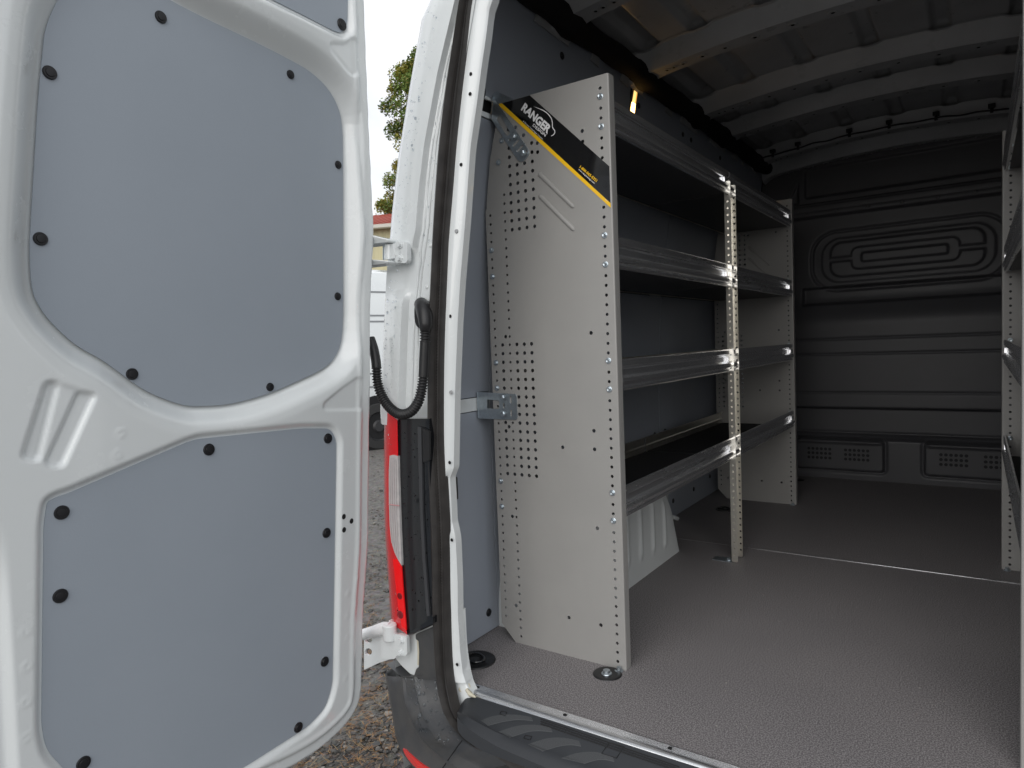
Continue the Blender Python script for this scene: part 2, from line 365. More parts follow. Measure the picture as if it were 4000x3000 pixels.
# ------------------------------------------------------------------ far background: trees, shed, parked van
def tree(px, py, dep, R, label, n, cols, seedv):
    rr = random.Random(seedv); c = at_depth((px, py), dep); base = np.array([c[0], c[1], GZ])
    t = empty('tree', label, 'tree', base, 'autumn trees beyond the shed'); H = c[2]-GZ; bark = mat('tree_bark', (.10, .08, .06), .9, bump=(12, .6, .03))
    b = MB(); b.tube([base+np.array([0, 0, -.1]), base+np.array([.05, 0, H*.4]), base+np.array([-.05, .05, H*.8]), c+np.array([0, 0, R*.7])], [R*.11, R*.085, R*.06, R*.02], 9)
    clumps = []
    for i in range(n):
        th = rr.uniform(0, 6.28); ph = rr.uniform(-1, 1); q = R*rr.uniform(.45, 1.0)**.6
        sh = 1.0-.45*max(0, ph)
        clumps.append((c+np.array([math.cos(th)*math.sqrt(1-ph*ph)*q*sh, math.sin(th)*math.sqrt(1-ph*ph)*q*sh, ph*R*1.25]), R*rr.uniform(.14, .26)))
    for cc, s in clumps[::2]:
        st = base+np.array([0, 0, H*.55+(cc[2]-c[2])*.45]); b.tube([st, (st+cc)/2+np.array([0, 0, -.05*R]), cc], [R*.03, R*.016, R*.006], 5)
    part('trunk', b.me(bark), t)
    lv = []; lf = []; lm = []
    for cc, s in clumps:
        tone = rr.choice(range(len(cols)))
        for i in range(360):
            d = np.array([rr.gauss(0, 1), rr.gauss(0, 1), rr.gauss(0, .8)]); d *= s*rr.random()**.4/np.linalg.norm(d)*1.25; p = cc+d
            a = np.array([rr.gauss(0, 1), rr.gauss(0, 1), rr.gauss(0, .6)]); a /= np.linalg.norm(a); e = np.cross(a, [rr.gauss(0, 1), rr.gauss(0, 1), 1.2]); e /= np.linalg.norm(e)
            L_ = R*rr.uniform(.026, .048); k = len(lv); lv += [p-a*L_, p+e*L_*.55, p+a*L_, p-e*L_*.55]; lf.append((k, k+1, k+2, k+3))
            lm.append(tone if rr.random() < .7 else rr.randrange(len(cols)))
    part('crown', mesh(lv, lf, None, 0, False, lm, cols), t)
LEAF = [mat('leaf_green', (.15, .22, .045), .6), mat('leaf_dark_green', (.09, .14, .03), .6), mat('leaf_yellow', (.32, .30, .06), .6), mat('leaf_ochre', (.24, .20, .05), .6)]
tree(1680, 405, 22, 1.38, 'larger green and yellow tree high in the gap beside the white rear pillar', 95, LEAF, 5)
tree(1592, 795, 30, 1.38, 'smaller green tree showing just above the red shed roof', 60, LEAF, 9)
# shed: tan ribbed walls, red roof
shed = empty('shed', 'tan ribbed metal shed with red roof and pale gutter beyond the yard', 'shed', (0, 0, 0))
c0 = at_depth((1480, 885), 24); dirx = np.array([.93, .37, 0]); dirx /= np.linalg.norm(dirx); diry = np.array([-dirx[1], dirx[0], 0]); ez = c0[2]
SHW = mat('tan_shed_siding', (.52, .48, .30), .6); SHR = mat('red_shed_roof', (.42, .09, .06), .5, bump=(3, .1, .01)); SHG = mat('pale_gutter', (.6, .58, .52), .5)
b = MB(); G0 = []; G1 = []
for i in range(161):
    s = -8+i*.1; o = 0.03 if i % 4 in (0, 1) else 0; p = c0+dirx*s-diry*o; G0.append((p[0], p[1], GZ)); G1.append((p[0], p[1], ez-.02))
b.grid([G0, G1]); part('wall', b.me(SHW, 0), shed)
b = MB(); 
for s in (-8, 8): b = MB(); b.prism([tuple(np.array([*(c0+dirx*s)[:2], GZ])), tuple(np.array([*(c0+dirx*s+diry*9)[:2], GZ])), tuple(np.array([*(c0+dirx*s+diry*9)[:2], ez])), tuple(np.array([*(c0+dirx*s+diry*4.5)[:2], ez+1.3])), tuple(np.array([*(c0+dirx*s)[:2], ez]))], tuple(dirx*.05)); part('gable_wall', b.me(SHW, 0), shed)
p = [c0+dirx*s+diry*d+np.array([0, 0, z]) for s in (-8.4, 8.4) for d, z in ((-.35, -.03), (4.5, 1.35), (9.35, -.03))]
b = MB().add([tuple(q) for q in p], [(0, 3, 4, 1), (1, 4, 5, 2)]); b.add([tuple(q+np.array([0, 0, -.06])) for q in p], [(0, 3, 4, 1), (1, 4, 5, 2)])
for i in range(56):
    s = -8.3+i*.3
    b.tube([c0+dirx*s-diry*.33+np.array([0, 0, 0.0]), c0+dirx*s+diry*4.45+np.array([0, 0, 1.34])], .025, 4)
part('roof', b.me(SHR, 0), shed)
b = MB(); a_ = c0+dirx*-8.4-diry*.42; b_ = c0+dirx*8.4-diry*.42; b.prism([a_+np.array([0, 0, -.16]), a_-diry*.10+np.array([0, 0, -.13]), a_-diry*.12+np.array([0, 0, -.02]), a_+np.array([0, 0, -.02])], b_-a_); part('gutter', b.me(SHG, 0), shed)

# parked white van behind
PV = empty('parked_van', 'white parked cargo van with black steel wheel seen through the hinge gap', 'van', (-7.5, 7.25, GZ))
va = math.radians(16); dv = np.array([math.sin(va), math.cos(va), 0]); nvv = np.array([math.cos(va), -math.sin(va), 0]); w0 = np.array([-7.5, 7.25, GZ])
def pv(s, o, z): return w0+dv*s+nvv*o+np.array([0, 0, z])     # s along the van, o outwards to our side, z up from the ground
prof = [(.0, .38), (.03, .55), (.05, .95), (.045, 1.25), (.0, 1.6), (-.06, 2.1), (-.12, 2.5), (-.20, 2.68), (-.45, 2.76), (-1.0, 2.78)]
prof += [(-2.0-o, z) for o, z in prof[::-1][1:]]
b = MB(); G = []
for s, k in ((-1.35, .94), (-1.30, 1), (3.1, 1), (3.6, .985), (4.3, .78), (4.65, .52), (5.0, .45), (5.15, .38)):
    G.append([tuple(pv(s, -1+(o+1)*(1 if k > .9 else .95), .38+(z-.38)*k)) for o, z in prof])
b.grid(G); n = len(prof); b.add([G[0][i] for i in range(n)], [tuple(range(n))]); b.add([G[-1][i] for i in range(n)], [tuple(range(n))])
part('body', b.me(WHITE, 30), PV)
SEAM = mat('door_seam_grey', (.25, .26, .27), .6)
for (s0, z0, s1, z1) in ((-1.2, 2.38, 3.0, 2.38), (-1.2, 2.02, 3.0, 2.02), (-1.2, 1.93, 3.0, 1.93), (-1.2, 1.15, 3.0, 1.15), (-1.2, .95, 3.0, .95)):
    oo = [np.interp(z, [q[1] for q in prof[:8]], [q[0] for q in prof[:8]]) for z in (z0-.012, z0+.012)]
    b = MB(); b.add([pv(s0, oo[0]+.006, z0-.012), pv(s1, oo[0]+.006, z0-.012), pv(s1, oo[1]+.006, z0+.012), pv(s0, oo[1]+.006, z0+.012)], [(0, 1, 2, 3)])
    part('panel_seam', b.me(SEAM, 0), PV)
for s0 in (-.95, .9, 2.4):
    b = MB(); zz_ = [.45, .95, 1.25, 1.6, 2.1, 2.4]; g = [[pv(s0-.01, np.interp(z, [q[1] for q in prof[:8]], [q[0] for q in prof[:8]])+.006, z), pv(s0+.01, np.interp(z, [q[1] for q in prof[:8]], [q[0] for q in prof[:8]])+.006, z)] for z in zz_]; b.grid(g); part('panel_seam', b.me(SEAM, 0), PV)
for s0 in (0, 3.65):
    b = MB(); b.cyl(pv(s0, -.22, .36), pv(s0, .052, .36), .46, 28); part('wheel_arch', b.me(DARK), PV)
    wh = part('wheel', None, PV)
    b = MB(); b.lathe(pv(s0, -.16, .35), tuple(nvv), [(0, .24), (0, .34), (.03, .355), (.20, .355), (.235, .335), (.24, .22), (.20, .215)], 32); part('tyre', b.me(GRN), wh)
    b = MB(); b.lathe(pv(s0, -.02, .35), tuple(nvv), [(0, .21), (.09, .215), (.06, .19), (.05, .12), (.07, .10), (.10, .075), (.10, .0)], 24); part('rim', b.me(mat('black_steel_rim', (.03, .03, .032), .45)), wh)
    for k in range(8):
        b = MB(); a = k*math.pi/4; c = pv(s0, .035, .35)+dv*.155*math.cos(a)+np.array([0, 0, .155*math.sin(a)]); b.cyl(c, c+nvv*.006, .018, 8); part('rim_hole', b.me(mat('rim_hole_grey', (.10, .10, .10), .6)), wh)
b = MB(); b.box((-.1, -.1, .1), (.1, .1, .3)); 
b = MB(); G = [[tuple(pv(s, .056, z)) for z in (.36, .52)] for s in (.48, 3.15)]; b.grid(G); b.grid([[tuple(pv(s, .056, z)) for z in (.36, .52)] for s in (-1.3, -.48)]); part('side_skirt', b.me(BUMPER), PV)

# ================================================================== THE VAN
VAN = empty('cargo_van', 'white cargo van seen from behind with its left rear door swung open', 'van', (0, 0, 0))
XC = -0.3375
mir = lambda x: 2*XC-x
def vp(name, b, material, parent=None, label=None, smooth=30, kind=None, bw=0):
    o = part(name, b.me(material, smooth) if isinstance(b, MB) else b, parent or VAN, label, kind)
    if bw: bev(o, bw)
    return o
def wallx(z): return np.interp(z, [-.1, .7, 1.0, 1.3, 1.6, 1.8, 1.95], [-1.187, -1.185, -1.165, -1.125, -1.08, -1.055, -1.02])

# ---- floor boards with a joint
b = MB(); b.box((wallx(0)-.03, 1.287, -.018), (mir(wallx(0))+.03, 2.704, 0)); vp('floor_board', b, FLOOR, smooth=0)
b = MB(); b.box((wallx(0)-.03, 2.708, -.018), (mir(wallx(0))+.03, 4.36, 0)); vp('floor_board', b, FLOOR, smooth=0)
b = MB(); b.box((-.72, 2.702, -.001), (mir(-1.1), 2.709, .0022)); vp('joint_strip', b, ALU, bw=.0008)
b = MB(); b.box((-1.25, 1.3, -.09), (.57, 4.4, -.02)); vp('floor_pan', b, DARK)
# ---- aluminium sill strip: grooved top, rounded nose
pr = [(1.2865, .0005), (1.2860, .0040)]
y = 1.2850
for i in range(6):
    pr += [(y, .0042), (y-.0022, .0042), (y-.0026, .0030), (y-.0034, .0030)]; y -= .0036
pr += [(y, .0044)]
for k in range(11):
    a = math.pi/2*k/10; pr.append((y-.002-.0165*math.sin(a), .0046-.018*(1-math.cos(a))))
pr += [(y-.0185, -.024), (y-.012, -.028), (1.2865, -.004)]
b = MB(); x0, x1 = -1.045, mir(-1.045); b.prism([(x0, q[0], q[1]) for q in pr], (x1-x0, 0, 0)); sill = vp('sill_strip', b, ALU, smooth=35)
for k in range(6):
    xx = -1.016+k*.2475
    b = MB(); b.lathe((xx, 1.2745, .0040), (0, 0, 1), [(0, .0048), (.0012, .0045), (.0014, .001)], 12); vp('rivet', b, DARK, sill)

# ---- left and right wall liners
def liner(y0, y1, z0, z1, side=1, name='wall_liner', r=.01, cut=None):
    nz = max(2, int((z1-z0)/.04)+1); b = MB(); f = (lambda x: x) if side == 1 else mir
    zs = np.linspace(z0, z1, nz); G = [[(f(wallx(z)), yy, z) for z in zs] for yy in (y0, y1)]
    G2 = [[(f(wallx(z)-.006), yy, z) for z in zs] for yy in (y0, y1)]
    b.grid(G); b.grid(G2)
    for A, B in ((G[0], G2[0]), (G[1], G2[1])): b.grid([A, B])
    b.grid([[G[0][0], G[1][0]], [G2[0][0], G2[1][0]]]); b.grid([[G[0][-1], G[1][-1]], [G2[0][-1], G2[1][-1]]])
    return vp(name, b, LINER, smooth=25)
def plug(parent, c, n, r=.0115, name='push_plug'):
    b = MB(); n = Vector(n).normalized(); b.lathe(c, n, [(0, r), (.0015, r), (.003, r*.9), (.003, r*.66), (.0045, r*.60), (.0048, r*.3), (.0048, .0002)], 20); return vp(name, b, PLUG, parent, smooth=40)
for side in (1, -1):
    f = (lambda x: x) if side == 1 else mir
    P = [liner(1.235, 1.600, .003, .655, side), liner(1.235, 1.600, .697, 1.455, side), liner(1.43, 2.385, 1.512, 1.800, side),
         liner(1.604, 2.878, .003, 1.030, side), liner(1.604, 2.878, 1.036, 1.506, side), liner(2.884, 4.24, .003, 1.030, side), liner(2.884, 4.24, 1.036, 1.506, side), liner(2.445, 2.98, 1.512, 1.800, side), liner(2.985, 3.90, 1.512, 1.800, side), liner(3.905, 4.24, 1.512, 1.800, side)]
    if side == 1:
        for i, (yy, z) in ((0, (1.555, .06)), (2, (1.886, 1.728)), (7, (2.463, 1.728)), (7, (2.93, 1.728)), (8, (3.033, 1.727)), (8, (3.447, 1.731)), (5, (3.02, .08)), (5, (3.30, .08)), (5, (3.55, .10)), (3, (2.82, .42)), (5, (2.94, .42))):
            plug(P[i], (wallx(z)+.0005, yy, z), (1, 0, 0))
    # side structure behind the liners: white outside, inner panel coloured dark as seam shade
    zs = np.linspace(-.1, 1.95, 30)
    b = MB(); b.grid([[(f(wallx(z)-.012), yy, z) for z in zs] for yy in (1.42, 4.4)]); vp('side_inner_panel', b, DARK)
    zs = np.array([-.35, -.2, 0, .2, .435, .69, .82, 1.01, 1.12, 1.30, 1.44, 1.52, 1.59, 1.66, 1.78, 1.90, 1.98, 2.01]); xo = np.array([-1.24, -1.26, -1.265, -1.265, -1.262, -1.249, -1.231, -1.209, -1.19, -1.147, -1.105, -1.078, -1.055, -1.02, -.975, -.93, -.86, -.78])
    b = MB(); b.grid([[(f(a if yy < 1.3 else min(a, wallx(c)-.07)), yy, c) for a, c in zip(xo, zs)] for yy in (1.245, 1.42, 4.5)]); vp('side_outer_panel', b, WHITE)
# white rail showing between the liners near the door, and the slotted pillar pressing
b = MB(); b.box((wallx(.67)-.005, 1.24, .657), (wallx(.67)+.003, 1.60, .695)); vp('wall_rail', b, WHITE, bw=.0015)
def to_wall(y_, z_): return (wallx(z_)+.004, y_, z_)
b = plate_me(roundpoly([(1.235, 1.457), (1.60, 1.457), (1.60, 1.510), (1.235, 1.510)], .004), [slot((1.30, 1.483), (1.548, 1.487), .0165, 8)], to_wall, (1, 0, 0), .006, WHITE); vp('pillar_pressing', b, None)
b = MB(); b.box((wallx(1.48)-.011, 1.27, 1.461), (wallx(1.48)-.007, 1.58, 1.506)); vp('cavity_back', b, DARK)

# ---- wheel arches
def arch(side):
    f = (lambda x: x) if side == 1 else mir
    ny, nz = 220, 90; yc, R, H, xi, xo_ = 2.075, .468, .40, -.978, -1.19; G = []
    for i in range(ny+1):
        th = math.pi*i/ny; row = []
        yy = yc-R*math.cos(th); hh = H*max(math.sin(th), 0)**.72
        for j in range(nz+1):
            t = j/nz
            if t < .62:
                q = t/.62; z = q*max(hh-.05, 0); x = xi-.012*q**2
                for k in (-.10, .0, .10, .20):
                    c = yc+.10+k*1.1; x += .0065*math.exp(-((yy-c-.02*q)/.014)**2)*ss(.16, .28, np.array(q))*(1-ss(.80, .94, np.array(q)))*(1 if hh > .2 else 0)
            else:
                a = (t-.62)/.38; cr = min(.05, hh*.5)
                if a < .5: an = a/.5*math.pi/2; x = xi-.012-cr*(1-math.cos(an)); z = max(hh-.05, 0)+min(.05, hh)*math.sin(an)
                else: x = xi-.012-cr+(xo_-xi+.012+cr)*(a-.5)/.5; z = hh
            row.append((f(x), yy, z))
        G.append(row)
    b = MB(); b.grid(G); vp('wheel_arch', b, mat('white_wheel_arch_paint', (.72, .75, .75), .42, vary=(3, (.69, .72, .72), .3)), smooth=70)
arch(1); arch(-1)
# white pillar foot with a black plug, beyond the arch
b = MB(); b.box((wallx(.1)+.0005, 2.82, .005), (wallx(.1)+.004, 2.955, .30)); pf = vp('pillar_foot', b, WHITE, bw=.001)
b = plate_me(roundpoly([(2.845, .13), (2.93, .13), (2.93, .25), (2.845, .25)], .02), [], lambda y_, z_: (wallx(.1)+.006, y_, z_), (1, 0, 0), .002, DARK); vp('access_hole_cover', b, None, pf)
b = MB(); b.tube([(wallx(0)+.01, 2.93, .03), (wallx(0)+.03, 2.95, .02), (wallx(0)+.035, 2.98, .008)], .010, 8); vp('wire_clip', b, WHITE, pf)

# ---- bulkhead with pressed shapes
xs = np.arange(-1.17, .50, .0055); zs = np.arange(-.02, 1.93, .0055); X, Z = np.meshgrid(xs, zs); D = np.zeros_like(X)
def groove(d, w=.006, dep=.008): return dep*np.exp(-(d/w)**2)
D += .03*ss(1.135, 1.06, Z)*0
# big bulge and flat bands (negative = towards the cargo space)
D -= .045*ss(1.06, .88, Z)*ss(.24, .27, Z)
D += .035*(ss(1.105, 1.098, Z)-ss(1.015, 1.000, Z))*ss(-.86, -.85, X)*ss(.185, .175, X)
for zc, dep in ((.803, .007), (.716, .007), (.495, .007), (.407, .007)): D += groove(Z-zc, .0045, dep)
D += .055*(ss(.41, .40, Z)-ss(.262, .250, Z))
D -= .055*ss(.256, .225, Z)
def rr(cx, cz, hx, hz, r): return rrect(X, Z-.006*(X-XC), cx, cz, hx, hz, r)
o1 = rr(XC, 1.253, .465, .165, .13); D += groove(o1, .008, .010); D += .006*ss(.0, -.02, o1)
o2 = rr(XC, 1.253, .415, .128, .10); D -= .005*ss(0, -.008, o2)
ring = rr(XC, 1.256, .365, .098, .06); inner = rr(XC, 1.256, .255, .060, .035); gap = np.abs(Z-1.256)-.012
d3 = np.maximum(np.maximum(ring, -inner), -gap); D -= .010*ss(.004, -.006, d3)
d4 = rr(XC, 1.258, .205, .026, .012); D -= .011*ss(.004, -.006, d4)
# upper cross beam and header panel
D -= .02*(ss(1.50, 1.52, Z)-ss(1.585, 1.59, Z)); D += groove(Z-1.545, .003, .005); D += groove(Z-1.58, .004, .006)
d5 = rr(XC, 1.71, .50, .085, .02); D += .012*ss(.006, -.012, d5)
for sx in (-1, 1):
    dd = sdf(X, Z, [(XC+sx*.60, 1.60), (XC+sx*.535, 1.60), (XC+sx*.535, 1.72)]); D += .010*ss(.004, -.006, dd)
for cx in (-.664, -.01):
    d6 = rrect(X, Z, cx, .14, .225, .082, .015); D -= .020*ss(.012, .0, d6); D += groove(d6-.012, .008, .010)
    D -= .010*ss(.203, .214, Z)*ss(.002, -.004, rrect(X, Z, cx, .14, .215, .086, .01))
bk = gridmesh(X, 4.30+D, Z, BULK); BKO = vp('bulkhead', bk, None)
for cx in (-.664, -.01):
    b = MB(); h2 = []
    for gx in (-.125, .070):
        for i in range(6):
            for j in range(3): b.lathe((cx+gx+i*.0225-.03, 4.2235, .172-j*.026), (0, -1, 0), [(0, .0085), (.0012, .0085), (.0014, .0065), (.0008, .0002)], 10)
    vp('vent_grille', b, mat('vent_hole_black', (.016, .016, .018), .7), BKO, kind='stuff')
for i in range(7):
    b = MB(); b.lathe((-.83+i*.163, 4.279, 1.528+.004), (0, -1, 0), [(0, .012), (.003, .012), (.005, .006), (.008, .005), (.008, .0002)], 12); vp('bolt', b, BULK, BKO)

# ---- roof skin with pressed ribs, cross bows, side covers
def arz(x, e=0.0): return 1.925-.055*((x-XC)/.72)**2+e
xs = np.arange(-1.12, .45, .008); ys = np.arange(1.30, 4.42, .012); X, Y = np.meshgrid(xs, ys)
BOWS = [1.86, 2.42, 3.02, 3.42, 4.03]; ED = np.array(BOWS+[4.36, 1.30])
rib = np.zeros_like(X)
for k in range(-3, 4):
    cxr = XC+k*.228 if abs(k) < 3 else XC+math.copysign(.625, k); w = ss(.032, .020, np.abs(X-cxr)); e = np.min([np.abs(Y-q) for q in ED], 0); rib = np.maximum(rib, w*ss(.035, .060, e))
Zr = arz(X)+.026*rib
vp('roof_skin', gridmesh(X, Y, Zr, PRIMER), None)
b = MB(); b.grid([[(x, yy, arz(x)+.03) for x in np.linspace(-1.12, .45, 20)] for yy in (1.22, 4.5)]); vp('roof_outer_skin', b, WHITE)
def bow(y0, wide=1.0, hd=.070, name='roof_bow'):
    # hat section; ends flare down into the cant rail
    pr = [(-.075*wide, .000), (-.060*wide, -.002), (-.038*wide, -hd*.93), (-.033*wide, -hd), (.034*wide, -hd-.003), (.040*wide, -hd*.93), (.060*wide, -.002), (.075*wide, .0)]
    G = []; n = 64
    for i in range(n+1):
        x = -1.055+(mir(-1.055)+1.055)*i/n; ed = min(x+1.055, mir(-1.055)-x); dz = -.010*math.exp(-(ed/.05)**2)-.02*math.exp(-(ed/.02)**2)
        kk = ((x-XC)/.178)%1; nt_ = .006*math.exp(-((kk-.5 if kk > .5 else kk-.5))**2*0)*0
        fl = 1+.45*math.exp(-(ed/.06)**2)
        near = min(abs(x-q) for q in [XC+k*.228 for k in (-2, -1, 0, 1, 2)]+[XC-.625, XC+.625])
        nt_ = -.009*float(ss(.040, .030, np.array(near)))
        G.append([(x, y0+a*fl, arz(x)-.002+h+dz+(nt_ if abs(h) < .01 else 0)) for a, h in pr])
    b = MB(); b.grid(G); o = vp(name, b, PRIMER, smooth=28)
    b = MB()
    for x in (-.93, -.905, -.87, -.80, -.72, -.62, -.50, -.38, -.25, -.12, .0, .12):
        r = .0085 if x > -.85 else .006
        b.lathe((x, y0+.0, arz(x)-hd-.0045), (0, 0, -1), [(0, r*1.9), (.0015, r*1.7), (.0018, r*1.1), (.0005, r)], 14)
    vp('rivet_boss', b, PRIMER, o, kind='stuff')
    b = MB()
    for x in (-.93, -.905, -.87, -.80, -.72, -.62, -.50, -.38, -.25, -.12, .0, .12):
        r = .006 if x > -.85 else .005
        b.lathe((x, y0+.0, arz(x)-hd-.0062), (0, 0, -1), [(0, r), (.0008, r*.9), (.0009, .0002)], 12)
    vp('bow_hole', b, DARK, o, kind='stuff')
for y0 in BOWS: bow(y0)
bow(4.30, 1.3, .095, 'front_header')
b = MB(); b.box((-1.15, 1.215, 1.74), (.48, 1.30, 2.02)); b.box((-1.15, 1.215, 1.90), (.48, 1.40, 2.0)); vp('rear_header', b, WHITE, bw=.01)
# wire along the last bow, with clips
wp = [(-1.03, 4.0, 1.80)]+[(x, 3.955-.01*math.sin(i*2.1), arz(x)-.055-.014*abs(math.sin(i*1.6+.5))) for i, x in enumerate(np.linspace(-.98, .38, 22))]
b = MB(); b.tube(crom(wp, 5), .0042, 6); wire = vp('roof_wire', b, BLACKP)
for x in (-.93, -.80, -.55, -.37, -.17, .05):
    b = MB(); b.box((x-.014, 3.945, arz(x)-.052), (x+.014, 3.965, arz(x)-.035)); b.cyl((x, 3.955, arz(x)-.075), (x, 3.955, arz(x)-.05), .007, 8); vp('wire_clip', b, BLACKP, wire)
for side in (1, -1):
    f = (lambda x: x) if side == 1 else mir
    pts = []; rad = []
    for yy in np.arange(1.26, 4.30, .03):
        bd = min(abs(yy-q) for q in BOWS); lump = .016*math.exp(-(bd/.055)**2)
        pts.append((f(-1.030+lump*.3), yy, 1.819+.003*math.sin(yy*9))); rad.append(.0365+lump+.0025*math.sin(yy*23+side))
    b = MB(); b.tube(pts, rad, 14); vp('cant_rail_cover', b, HEADC, smooth=60)
    # bits of painted body showing at the liner's top edge
    for yy, L_ in ((1.715, .20), (2.060, .06), (2.285, .07), (2.46, .05), (2.71, .07), (2.88, .21), (3.26, .10), (3.47, .03), (3.62, .10), (3.80, .03)):
        b = MB(); z = 1.781; b.prism([(f(wallx(z)+.004), yy, z-.012), (f(wallx(z)+.004), yy+L_, z-.018), (f(wallx(z)+.010), yy+L_*.9, z+.012), (f(wallx(z)+.010), yy+.01, z+.016)], (-.004*side, 0, 0)); vp('body_tab', b, PRIMER)
b = MB(); b.box((wallx(1.03)+.001, 2.745, 1.022), (wallx(1.03)+.003, 2.865, 1.033)); vp('liner_label', b, mat('grey_label', (.5, .52, .55), .5))
# lit recess in the left wall above the shelves
lx = wallx(1.66)
b = plate_me(roundpoly([(2.372, 1.640), (2.422, 1.640), (2.446, 1.790), (2.396, 1.790)], .006), [roundpoly([(2.380, 1.650), (2.414, 1.650), (2.435, 1.775), (2.404, 1.775)], .010)], lambda y_, z_: (wallx(z_)+.006, y_, z_), (1, 0, 0), .005, WARMLIT); lr = vp('lit_pillar_recess', b, None)
b = MB(); b.grid([[(wallx(z)+.0012, yy+(z-1.64)*.16, z) for z in np.linspace(1.645, 1.785, 6)] for yy in (2.376, 2.418)]); vp('recess_back', b, mat('warm_lit_recess_back', (.75, .55, .28), .35, metal=.6), lr)  # gold colour carries the lamp's glow on the recess back
b = MB(); b.prism([(wallx(1.68)+.0075, 2.386, 1.668), (wallx(1.68)+.0075, 2.416, 1.668), (wallx(1.72)+.0075, 2.420, 1.722), (wallx(1.72)+.0075, 2.393, 1.722)], (-.004, 0, 0)); vp('lamp_lens', b, LAMP, lr)
b = MB(); b.grid([[(wallx(z)+.0030, yy+(z-1.64)*.16, z) for z in np.linspace(1.650, 1.772, 6)] for yy in (2.380, 2.412)]); vp('recess_glow', b, mat('dim_warm_glow', (.8, .6, .3), .4, emis=((1.0, .62, .20), 1.0)), lr)  # emissive sheet standing in for lamplight on the recess metal

# ---- rear pillar, flange and seal (left), mirrored on the right
SL = [r3(*q) for q in [(745, -220), (690, 0), (640, 300), (600, 560), (565, 850), (545, 1100), (530, 1350), (520, 1550)]]+[r4(*q) for q in [(500, 500), (497, 950), (497, 1200)]]+[r5(*q) for q in [(518, 300), (525, 700), (540, 1000), (560, 1200), (600, 1330), (680, 1440), (780, 1530), (900, 1600), (1000, 1659), (1200, 1770), (1500, 1930)]]
SR = [r3(*q) for q in [(810, -220), (750, 0), (715, 280), (680, 560), (650, 850), (630, 1100), (605, 1400), (598, 1550)]]+[r4(*q) for q in [(580, 500), (575, 900), (577, 1200)]]+[r5(*q) for q in [(599, 300), (604, 700), (612, 1050), (632, 1210), (670, 1340), (775, 1450), (900, 1520), (1060, 1590), (1250, 1659), (1420, 1760), (1660, 1900)]]
yS = [1.205]*10+[1.203, 1.20, 1.198, 1.195, 1.19, 1.182, 1.172, 1.163, 1.157, 1.152, 1.15, 1.15]
A = [at(p, y=y_+.004) for p, y_ in zip(SL, yS)]; B = [at(p, y=y_+.018) for p, y_ in zip(SR, yS)]
A = crom(A, 8); B = crom(B, 8); n = len(A)
prof = [(0, .012), (0, 0), (.10, -.014), (.28, -.020), (.42, -.014), (.50, -.006), (.56, -.010), (.62, -.004), (.72, -.010), (.84, -.006), (.92, -.011), (1.0, -.002), (1.0, .014)]
G = []
for t, o in prof:
    G.append([tuple(a*(1-t)+c*t+np.array([0, o*1.0, -o*.0])) for a, c in zip(A, B)])
SEALG = G
b = MB(); b.grid(G); vp('door_seal', b, RUBBER, smooth=40)
# fine lugs along the seal's inner lip
b = MB()
tt = .66
for i in range(4, n-1):
    for k in (.0, .33, .66):
        a = np.array(G[7][i])*(1-k)+np.array(G[7][i+1])*k; c = np.array(G[10][i])*(1-k)+np.array(G[10][i+1])*k
        c = a*.25+c*.75; dd = np.array(G[7][i+1])-np.array(G[7][i]); dd /= (np.linalg.norm(dd)+1e-9); q = np.array([0, -.0065, 0])
        b.add([a-dd*.0015+q*.3, a+dd*.0015+q*.3, c+dd*.0015+q, c-dd*.0015+q], [(0, 1, 2, 3)])
vp('seal_lugs', b, RUBBER, smooth=0, kind='stuff')
def curve_x(pts, y_):
    q = sorted([tuple(at(p, y=y_)[[2, 0]]) for p in pts]); zz_ = [a for a, c in q]; xx = [c for a, c in q]
    def fx(z):
        if z > zz_[-1]: return xx[-1]+(z-zz_[-1])*(xx[-1]-xx[-3])/(zz_[-1]-zz_[-3])*1.0
        return float(np.interp(z, zz_, xx))
    return fx
fSIL = curve_x([r3(*q) for q in [(545, 0), (470, 150), (440, 330), (400, 560), (340, 930), (300, 1270), (290, 1400), (275, 1560)]]+[r4(*q) for q in [(270, 150), (250, 600), (235, 900)]], 1.25)
fCR = curve_x([r3(*q) for q in [(640, 0), (580, 250), (540, 420), (460, 850), (430, 1100), (410, 1350)]]+[z5(*q) for q in [(380, 450), (350, 700), (340, 900), (330, 1200), (320, 1500)]], 1.196)
fSL = curve_x(SL[:14], 1.215)
fSR = curve_x(SR[:14], 1.235)
zs = np.linspace(1.80, .655, 90); G = []
def hinge_pit(z): return float(ss(1.085, 1.06, np.array(z))*(1-ss(.985, .955, np.array(z))))
for j in range(9):
    row = []
    for z in zs:
        s, c, e = fSIL(z), fCR(z), fSL(z); hp = hinge_pit(z)
        opts = [(s, 1.33), (s, 1.25), (s+.10*(c-s), 1.222), (s+.32*(c-s), 1.206+.014*hp), (s+.80*(c-s), 1.197+.020*hp), (c, 1.197+.018*hp), (c+.10*(e-c), 1.214+.003*hp), (c+.5*(e-c), 1.219), (e+.03, 1.223)]
        row.append((opts[j][0], opts[j][1], z))
    G.append(row)
b = MB(); b.grid(G); RP = vp('rear_pillar', b, WHITE, smooth=38)
